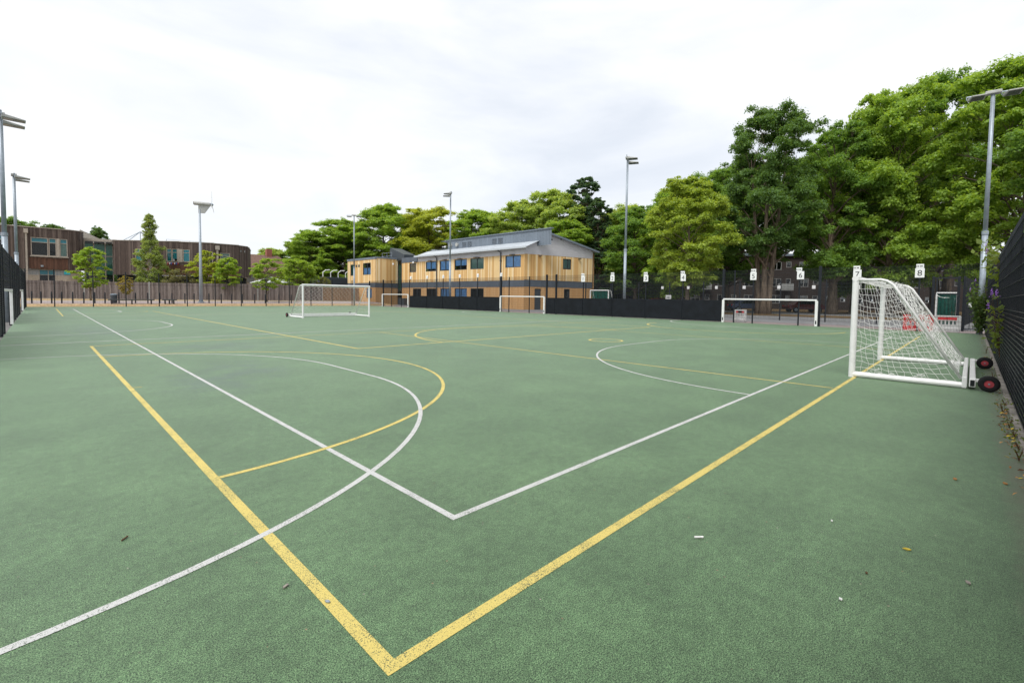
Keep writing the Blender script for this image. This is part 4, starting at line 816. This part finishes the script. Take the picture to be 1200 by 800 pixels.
def tree_meshes(seed, h, rw, zc0, nl, leaf, boughs, style='broad', stems=1, bark='bark', trunk=.03, flat=.72, subs=11):
    """unit design of a tree: crown (leaves) mesh and trunk mesh with limbs"""
    rg = np.random.default_rng(seed); C = []; Rr = []; BC = []
    for i in range(boughs):
        t = float(np.clip((i+rg.uniform(0, 1))/boughs, 0, 1)); z = zc0+(h-zc0)*t
        if style == 'broad': prof = (1-(abs(t-.42)/.62)**2.4)**.5 if abs(t-.42) < .62 else .1
        elif style == 'round': prof = math.sqrt(max(.03, 1-(1.9*t-.9)**2))
        elif style == 'spire': prof = .95 if t < .45 else .6 if t < .68 else .9 if t < .93 else .5
        elif style == 'birch': prof = (.6+.4*math.sin(math.pi*min(1, t/.55))) if t < .55 else .62-.3*(t-.55)/.15 if t < .7 else max(.1, .46*(1-abs(t-.82)/.22))
        an = i*2.399963+rg.uniform(-.5, .5); br = rw*rg.uniform(.20, .40)*(.6+.4*prof); rr = max(0, rw*prof*rg.uniform(.72, 1.12)-br*.8)*rg.uniform(.45, 1)**.5
        c0 = np.array([rr*math.cos(an), rr*math.sin(an), min(z, h-br*.55)]); BC.append(c0)
        for q in range(subs):
            d = rg.normal(size=3); d /= np.linalg.norm(d)
            if d[2] < -.4: d[2] *= -.5
            p = c0+d*br*np.array([1, 1, .8])*rg.uniform(.25, 1.05); C.append(p); Rr.append(br*rg.uniform(.22, .48))
    C = np.array(C); Rr = np.array(Rr); V = []
    per = np.maximum(8, (nl*Rr**2/np.sum(Rr**2))).astype(int)
    for c, r, k in zip(C, Rr, per):
        d = rg.normal(size=(k, 3)); d /= np.linalg.norm(d, axis=1, keepdims=True); d[:, 2] = np.where(d[:, 2] < -.35, -d[:, 2]*.6, d[:, 2])
        sh = rg.uniform(.25, 1.22, (k, 1))**.75; bump = 1+.22*np.sin(d[:, :1]*7+c[0])*np.sin(d[:, 1:2]*6+c[1])
        P = c+d*np.array([r, r, r*flat])*sh*bump
        nn = d*.6+np.array([0, 0, .75])+rg.normal(size=(k, 3))*.5; nn /= np.linalg.norm(nn, axis=1, keepdims=True); V.append(leaf_quads(P, nn, leaf, rg))
    crown = quads_mesh('crown', np.concatenate(V), 'leaf')
    b = MB(); tr = h*trunk
    for s in range(stems):
        an = 2*math.pi*s/max(1, stems)+seed; lean = .0 if stems == 1 else rw*.30; top = Vector((lean*math.cos(an), lean*math.sin(an), h*.78)); base = Vector((tr*.8*math.cos(an), tr*.8*math.sin(an), -.1)) if stems > 1 else Vector((0, 0, -.1))
        pts = []; rad = []
        for q in range(9):
            f = q/8; p = base.lerp(top, f); p += Vector((math.sin(f*5+seed+s), math.cos(f*4+seed*2+s), 0))*tr*.9*f*(1 if stems == 1 else .6)
            if stems > 1: p = Vector((base.x+(top.x-base.x)*f**1.2, base.y+(top.y-base.y)*f**1.2, p.z))
            pts.append(p); rad.append((tr*(1.35 if q == 0 else 1)*(1-f*.85))*(1 if stems == 1 else .72))
        b.tube(pts, rad, 9)
        for i in range(s, len(BC), stems):
            c = Vector(BC[i]); f = float(np.clip((c.z/h-.12)/.8, .22, .92)); k = int(f*8); st = pts[k].lerp(pts[min(8, k+1)], f*8-k)
            if c.z < st.z-.2: st = pts[max(2, int(c.z/h*8)-1)]
            mid = st.lerp(c, .5)+Vector((0, 0, .06*(c-st).length)); b.tube([st, mid, c], [max(.02, rad[k]*.42), max(.015, rad[k]*.26), max(.01, rad[k]*.12)], 5, False)
            for e in range(i*subs, i*subs+subs, 3): b.tube([mid.lerp(c, .6), Vector(C[e])], [max(.01, rad[k]*.14), .008], 4, False)
    me = bpy.data.meshes.new('trunk'); me.from_pydata(b.v, [], b.f); me.materials.append(MT[bark]); me.polygons.foreach_set('use_smooth', [True]*len(me.polygons))
    return crown, me, h, rw
def plant_tree(design, x, y, z, H, Wd, rz, colour, label, cat='tree', group=None, name='tree'):
    cr, tm, h, rw = design; t = thing(name, (x, y, z), label, cat, group, rz); t.scale = (Wd/rw, Wd/rw, H/h)
    for nm, me in (('trunk', tm), ('crown', cr)):
        o = bpy.data.objects.new(nm, me); COL.objects.link(o); o.parent = t; o.color = (*colour, 1)
    return t
D1 = tree_meshes(3, 20, 7.0, 5.6, 125000, .185, 50, 'broad', 4); D2 = tree_meshes(5, 20, 6.5, 3.6, 125000, .185, 54, 'broad'); D3 = tree_meshes(9, 18, 6.8, 1.8, 120000, .215, 62, 'round', trunk=.022)
D4 = tree_meshes(14, 14, 5.2, 2.8, 75000, .175, 44, 'round', trunk=.018); D5 = tree_meshes(57, 19, 6.4, 2.4, 120000, .205, 60, 'broad', trunk=.022); DC = tree_meshes(21, 20, 2.6, 1.0, 52000, .22, 80, 'spire', trunk=.018, flat=1.1)
DS = tree_meshes(31, 5.5, 1.75, 1.3, 12000, .12, 36, 'round', trunk=.013, flat=.9, subs=8); DT = tree_meshes(36, 5.5, 1.75, 1.5, 11000, .12, 30, 'round', trunk=.013, flat=.9, subs=8); DB = tree_meshes(40, 11, 2.2, 1.6, 32000, .12, 85, 'birch', bark='birch', trunk=.010, flat=1.4, subs=9); DH = tree_meshes(44, 3.6, 2.2, .4, 9000, .10, 22, 'round', trunk=.012, flat=.9)
DK, MD, LT, YE, PL = (.12, .225, .066), (.19, .335, .078), (.285, .44, .085), (.33, .445, .085), (.37, .50, .15)
plant_tree(D1, 51.3, 15.0, 0, 19.9, 5.2, .4, DK, 'tall dark green tree with several forked trunks behind signs 5 and 6')
plant_tree(D4, 44.8, 20.0, 0, 13.2, 4.6, 1.2, YE, 'yellowing tree with a slim forked trunk behind sign 4')
plant_tree(D3, 52.0, 24.2, 0, 14.6, 5.0, 2.2, LT, 'light green tree between the yellowing tree and the floodlight pole')
plant_tree(D2, 59.0, 10.6, 0, 19.4, 5.3, 1.0, MD, 'mid green tree behind sign 7, right of the forked dark tree')
plant_tree(D5, 61.5, 6.2, 0, 22.8, 5.8, 3.1, LT, 'tall light green tree behind sign 8 and the portable goal')
plant_tree(D1, 70, 2.6, 0, 25.2, 7.2, 4.0, MD, 'broad mid green tree behind the gate and green-netted goal')
plant_tree(D5, 58.5, -2.6, 0, 21.8, 6.4, .6, LT, 'tall pale green tree reaching behind the twin-headed floodlight at the fence end')
plant_tree(D2, 50, -6.3, 0, 18.6, 5.8, 5.0, MD, 'green tree beyond the screened fence overhanging its far end')
plant_tree(D2, 62.5, 22.8, 0, 18.2, 5.6, 2.7, MD, 'green tree filling in between the yellowing tree and the forked dark tree')
plant_tree(D3, 71, 10.5, 0, 22.5, 6.5, 1.7, MD, 'leafy tree standing back between signs 7 and 8')
plant_tree(D4, 56.5, 32.5, 0, 13.6, 5.8, .1, MD, 'mid green rounded tree between the yellowing tree and the tan building')
for x, y, H, wd, rz, c, d, l in ((108, 8, 30, 10, 1, DK, D2, 'dark background tree rising behind the flats beyond the gate'), (101, 20, 29, 10, 2.6, DK, D3, 'dark background tree filling the gap behind signs 7 and 8'), (95, 31, 27, 10, 4, DK, D2, 'dark background tree behind the forked tree'), (88, 42, 22, 9, 5, MD, D3, 'background tree behind the yellowing tree')): plant_tree(d, x, y, 0, H, wd, rz, c, l)
for x, y, H, wd, rz, c, d, l in (
    (36.2, 89.5, 13.2, 6.1, .2, LT, D3, 'bushy tree at the open end of the tree row, nearest the brown school'),
    (41.5, 87.0, 15.6, 7.3, 1.4, LT, D5, 'green tree behind the corner floodlight pole'),
    (47.0, 81.0, 18.4, 8.1, 2.9, LT, D3, 'bright yellow-green tree rising behind the left timber block'),
    (52.0, 73.6, 17.7, 7.6, 3.7, (.40, .48, .085), D5, 'yellow-green tree behind the flat roof railings'),
    (57.3, 65.3, 17.0, 7.8, 4.6, LT, D3, 'light green tree behind the clerestory louvres'),
    (60.0, 57.0, 17.9, 7.3, 5.3, PL, D5, 'soft green tree behind the clerestory ridge'),
    (62.0, 51.5, 19.2, 8.1, .9, PL, D3, 'tall soft green tree behind the roof ridge, left of the spire-like tree'),
    (58.6, 45.5, 13.2, 6.3, 1.9, LT, D5, 'low green tree tucked behind the gable end'),
    (66.0, 39.5, 15.8, 6.8, 2.4, PL, D5, 'soft green tree behind the mid-court floodlight pole'),
    (65.0, 34.8, 13.6, 6.1, 3.3, LT, D3, 'green tree right of the mid-court floodlight pole')): plant_tree(d, x, y, 0, H, wd, rz, c, l, group='trees behind the timber building')
for x, y, H, wd, rz, c, l in ((44.5, 92, 14.5, 8, .7, MD, 'darker tree filling the gap behind the corner floodlight pole'), (55, 80, 15, 8, 2.1, MD, 'darker tree filling the gap behind the flat roof railings'), (63, 66, 15.5, 8, 3.3, MD, 'darker tree filling the gap behind the clerestory'), (69, 52, 16, 8, 4.4, MD, 'darker tree filling the gap behind the spire-like tree'), (72, 44, 14, 7, 5.2, MD, 'dark tree low behind the mid-court floodlight pole')): plant_tree(D3, x, y, 0, H, wd, rz, c, l, group='trees behind the timber building')
plant_tree(DC, 62.5, 45.6, 0, 20.8, 3.0, 0, (.085, .16, .095), 'narrow spire-like dark tree topping the row behind the gable'); plant_tree(DC, 60.5, 41.2, 0, 16.4, 2.6, 2, (.085, .155, .09), 'shorter narrow dark tree right of the spire-like one')
for x, y, H, wd, c, d, l in ((35.5, 108, 11, 5, PL, D3, 'distant tree behind the red-roofed house'), (41, 104, 12.2, 5, MD, D3, 'distant tree right of the red-roofed house'), (-4, 139, 15.8, 6, MD, D2, 'tree showing over the school roof by the left floodlights'), (2.4, 134, 14.6, 4.5, DK, D3, 'dark tree showing over the school roof left of the downpipe'), (9, 130, 14.6, 3.0, DK, D4, 'pointed dark tree showing over the school roof above the windows'), (12, 128, 11.6, 4, DK, D3, 'low dark tree top over the school roof beside the pointed one')): plant_tree(d, x, y, 0, H, wd, random.uniform(0, 6), c, l, group='distant trees')
for x, y, z, H, wd, c, d, l in (
    (3.9, 67.5, .35, 5.6, 2.0, (.30, .45, .08), DS, 'small bright green tree in front of the glazed school link'), (6.3, 62.3, .35, 2.6, .8, (.34, .30, .09), DT, 'little orange-tinged sapling beside the litter bin'),
    (10.6, 79.0, .35, 11.3, 2.4, (.30, .40, .15), DB, 'slender birch tree with pale trunk in front of the school'), (16.0, 73.6, .35, 6.6, 2.4, (.38, .47, .07), DT, 'lime green young tree behind the turbine pole'),
    (18.1, 71.5, .35, 5.7, 2.2, (.30, .45, .08), DS, 'young bright green tree at the curved end of the school'), (19.3, 60.6, .35, 5.2, 2.3, (.30, .45, .08), DT, 'young green tree in front of the board fence by the red-roofed house'),
    (27.3, 72.4, .3, 6.2, 3.4, (.30, .45, .08), DS, 'wide young green tree left of the portable goal frame'),
    (13.3, 75.8, .3, 4.0, 2.2, (.22, .23, .13), DH, 'grey-green shrub behind the board fence beside the birch'), (31.0, 71.5, .3, 3.6, 1.8, (.18, .21, .07), DH, 'small shrub behind the newer brown fence')): plant_tree(d, x, y, z, H, wd, random.uniform(0, 6), c, l, 'tree' if d is not DH else 'shrub', name='young_tree' if d is not DH else 'shrub')

# ------------------------------------------------------------------ weeds, buddleia and litter along the right-hand fence
def weed(x, y, z0, h, spread, n, nl, label, size, colour=(.10, .17, .04), petals=0, seed=1, lean=(0, 0), cat='plant'):
    rg = np.random.default_rng(seed); t = thing('buddleia' if petals else 'weed', (x, y, z0), label, cat); b = MB(); P = []; F = MB()
    for k in range(n):
        a = rg.uniform(0, 6.28); tip = np.array([spread*math.cos(a)*rg.uniform(.3, 1)+lean[0], spread*.5*math.sin(a)+lean[1], h*rg.uniform(.6, 1)])
        pts = [tip*np.array([f**1.5, f**1.5, f]) for f in np.linspace(0, 1, 6)]; b.tube([(x+p[0], y+p[1], z0+p[2]) for p in pts], [.006, .006, .005, .004, .003, .002], 4)
        for q in range(nl//n):
            f = rg.uniform(.15, 1); p = tip*np.array([f**1.5, f**1.5, f]); P.append(p+rg.normal(size=3)*np.array([.05, .05, .06])*max(1, size/.06))
        if k < petals:
            for q in range(24):
                f = q/24; c = tip+np.array([0, 0, .12*f])+rg.normal(size=3)*.018*(1-f*.7); F.add([(x+c[0]+.012*math.cos(w_), y+c[1]+.012*math.sin(w_)*.6, z0+c[2]+.010*math.sin(w_*1.7)) for w_ in (0, 1.6, 3.1, 4.7)], [(0, 1, 2, 3)])
    b.obj('stem', 'twig', t)
    P = np.array(P); nn = rg.normal(size=P.shape)+np.array([0, 0, .8]); nn /= np.linalg.norm(nn, axis=1, keepdims=True)
    o = bpy.data.objects.new('foliage', quads_mesh('foliage', leaf_quads(P, nn, size, rg), 'leaf')); COL.objects.link(o); o.parent = t; o.color = (*colour, 1)
    if petals: F.obj('flower_spike', 'petal', t)
weed(12.6, -.40, .35, 1.25, .26, 6, 105, 'purple-flowered buddleia poking through the wire fence past the goal wheels', .075, (.17, .24, .06), 3, 3, (0, .08))
weed(28.3, -.28, 0, 2.3, .55, 22, 1500, 'leafy weeds climbing the foot of the floodlight pole at the fence end', .09, (.10, .17, .05), 4, 5, (0, .1))
weed(16.5, -.75, 1.2, 1.9, .9, 14, 420, 'buddleia branches arching over the top of the screened fence', .12, (.16, .22, .06), 3, 8, (.3, .15))
weed(22, -.9, 1.2, 2.5, 1.2, 16, 700, 'greenery showing above the screened fence behind the pole', .13, (.15, .22, .05), 2, 9, (.3, .1))
for i, (x, h) in enumerate(((6.9, .10), (7.4, .12), (8.3, .14), (9.0, .10), (5.9, .12), (11.9, .15), (6.3, .09), (15, .2), (18, .2))):
    weed(x, -.36+.02*(i % 3), 0, h, .06, 5, 38, 'low green weed sprouting at the foot of the wire fence', .022, (.16, .22, .05), 0, 20+i, cat='weed')
for o in [o for o in COL.objects if o.name.startswith('weed') and o.parent is None]: o['group'] = 'weeds along the fence foot'
def leaf_litter():
    rg = np.random.default_rng(77); V = {'leafbrown': [], 'leafyellow': [], 'twig': []}
    for k in range(200):
        x = rg.choice([rg.uniform(4, 12), rg.uniform(6.4, 8.6), rg.uniform(4, 29)]); y = -.37+abs(rg.normal(0, .055)); s = rg.uniform(.012, .04); V[rg.choice(['leafbrown', 'leafbrown', 'leafyellow', 'twig'])].append((x, y, s))
    for mt, L in V.items():
        P = np.array([(x, y, .008+rg.uniform(0, .02)) for x, y, s in L]); nn = rg.normal(size=P.shape)*.35+np.array([0, 0, 1]); nn /= np.linalg.norm(nn, axis=1, keepdims=True)
        o = bpy.data.objects.new('leaf_litter', quads_mesh('leaf_litter', leaf_quads(P, nn, .032, rg), mt)); COL.objects.link(o)
        tag(o, {'leafbrown': 'brown fallen leaves gathered along the foot of the right wire fence', 'leafyellow': 'yellow fallen leaves gathered along the foot of the right wire fence', 'twig': 'dark leaf scraps and twigs along the foot of the right wire fence'}[mt], 'leaf litter', kind='stuff')
leaf_litter()
def scrap(x, y, s, rot, mt, label, cat, name, el=2.2):
    b = MB(); n = 9
    ring = [(x+(s*el*math.cos(a)*math.cos(rot)-s*math.sin(a)*math.sin(rot)), y+(s*el*math.cos(a)*math.sin(rot)+s*math.sin(a)*math.cos(rot)), .0075+.0015*math.sin(3*a)) for a in (2*math.pi*k/n for k in range(n))]
    b.add([(px, py, pz-.0035) for px, py, pz in ring]+[(px, py, pz+.002) for px, py, pz in ring]+[(x, y, .0105)], [(i, (i+1) % n, (i+1) % n+n, i+n) for i in range(n)]+[(i+n, (i+1) % n+n, 2*n) for i in range(n)])
    tag(b.obj(name, mt, centre=True), label, cat)
for x, y, s_, rot, mt, l, c, n, el in (
    (2.60, 1.05, .008, -.75, 'paper', 'thin white paper scrap lying on the green court inside the yellow corner', 'litter', 'paper_scrap', 3.5),
    (3.30, .20, .008, 1.9, 'leafyellow', 'curled yellow-green leaf lying on bare green court', 'leaf', 'fallen_leaf', 2.4),
    (.86, 1.96, .006, 2.0, 'galv', 'grey scrap stuck on the yellow line near its corner', 'litter', 'paper_scrap', 2.4),
    (.77, 2.20, .007, .4, 'kerb', 'flat grey scrap beside the yellow line', 'litter', 'paper_scrap', 2.2),
    (.30, 3.24, .004, .9, 'twig', 'short brown twig lying between the curved white line and the left fence', 'twig', 'twig', 7),
    (2.86, .32, .005, .2, 'twig', 'tiny dark scrap on the court outside the yellow line', 'litter', 'fallen_leaf', 1.6),
    (2.52, .37, .006, .5, 'paper', 'tiny white scrap on the court outside the yellow line', 'litter', 'paper_scrap', 1.4),
    (3.12, -.04, .008, .4, 'kerb', 'pale curled leaf on the court near the right fence', 'leaf', 'fallen_leaf', 2.0),
    (4.90, .04, .011, .1, 'leafbrown', 'pinkish brown leaf on the court before the goal wheels', 'leaf', 'fallen_leaf', 2.4),
    (5.06, -.23, .012, .2, 'leafbrown', 'orange-brown leaf on the court by the fence foot', 'leaf', 'fallen_leaf', 2.4),
    (3.39, .56, .005, .2, 'paper', 'white fleck on the court right of the yellow line', 'litter', 'paper_scrap', 1.8)):
    scrap(x, y, s_, rot, mt, l, c, n, el)
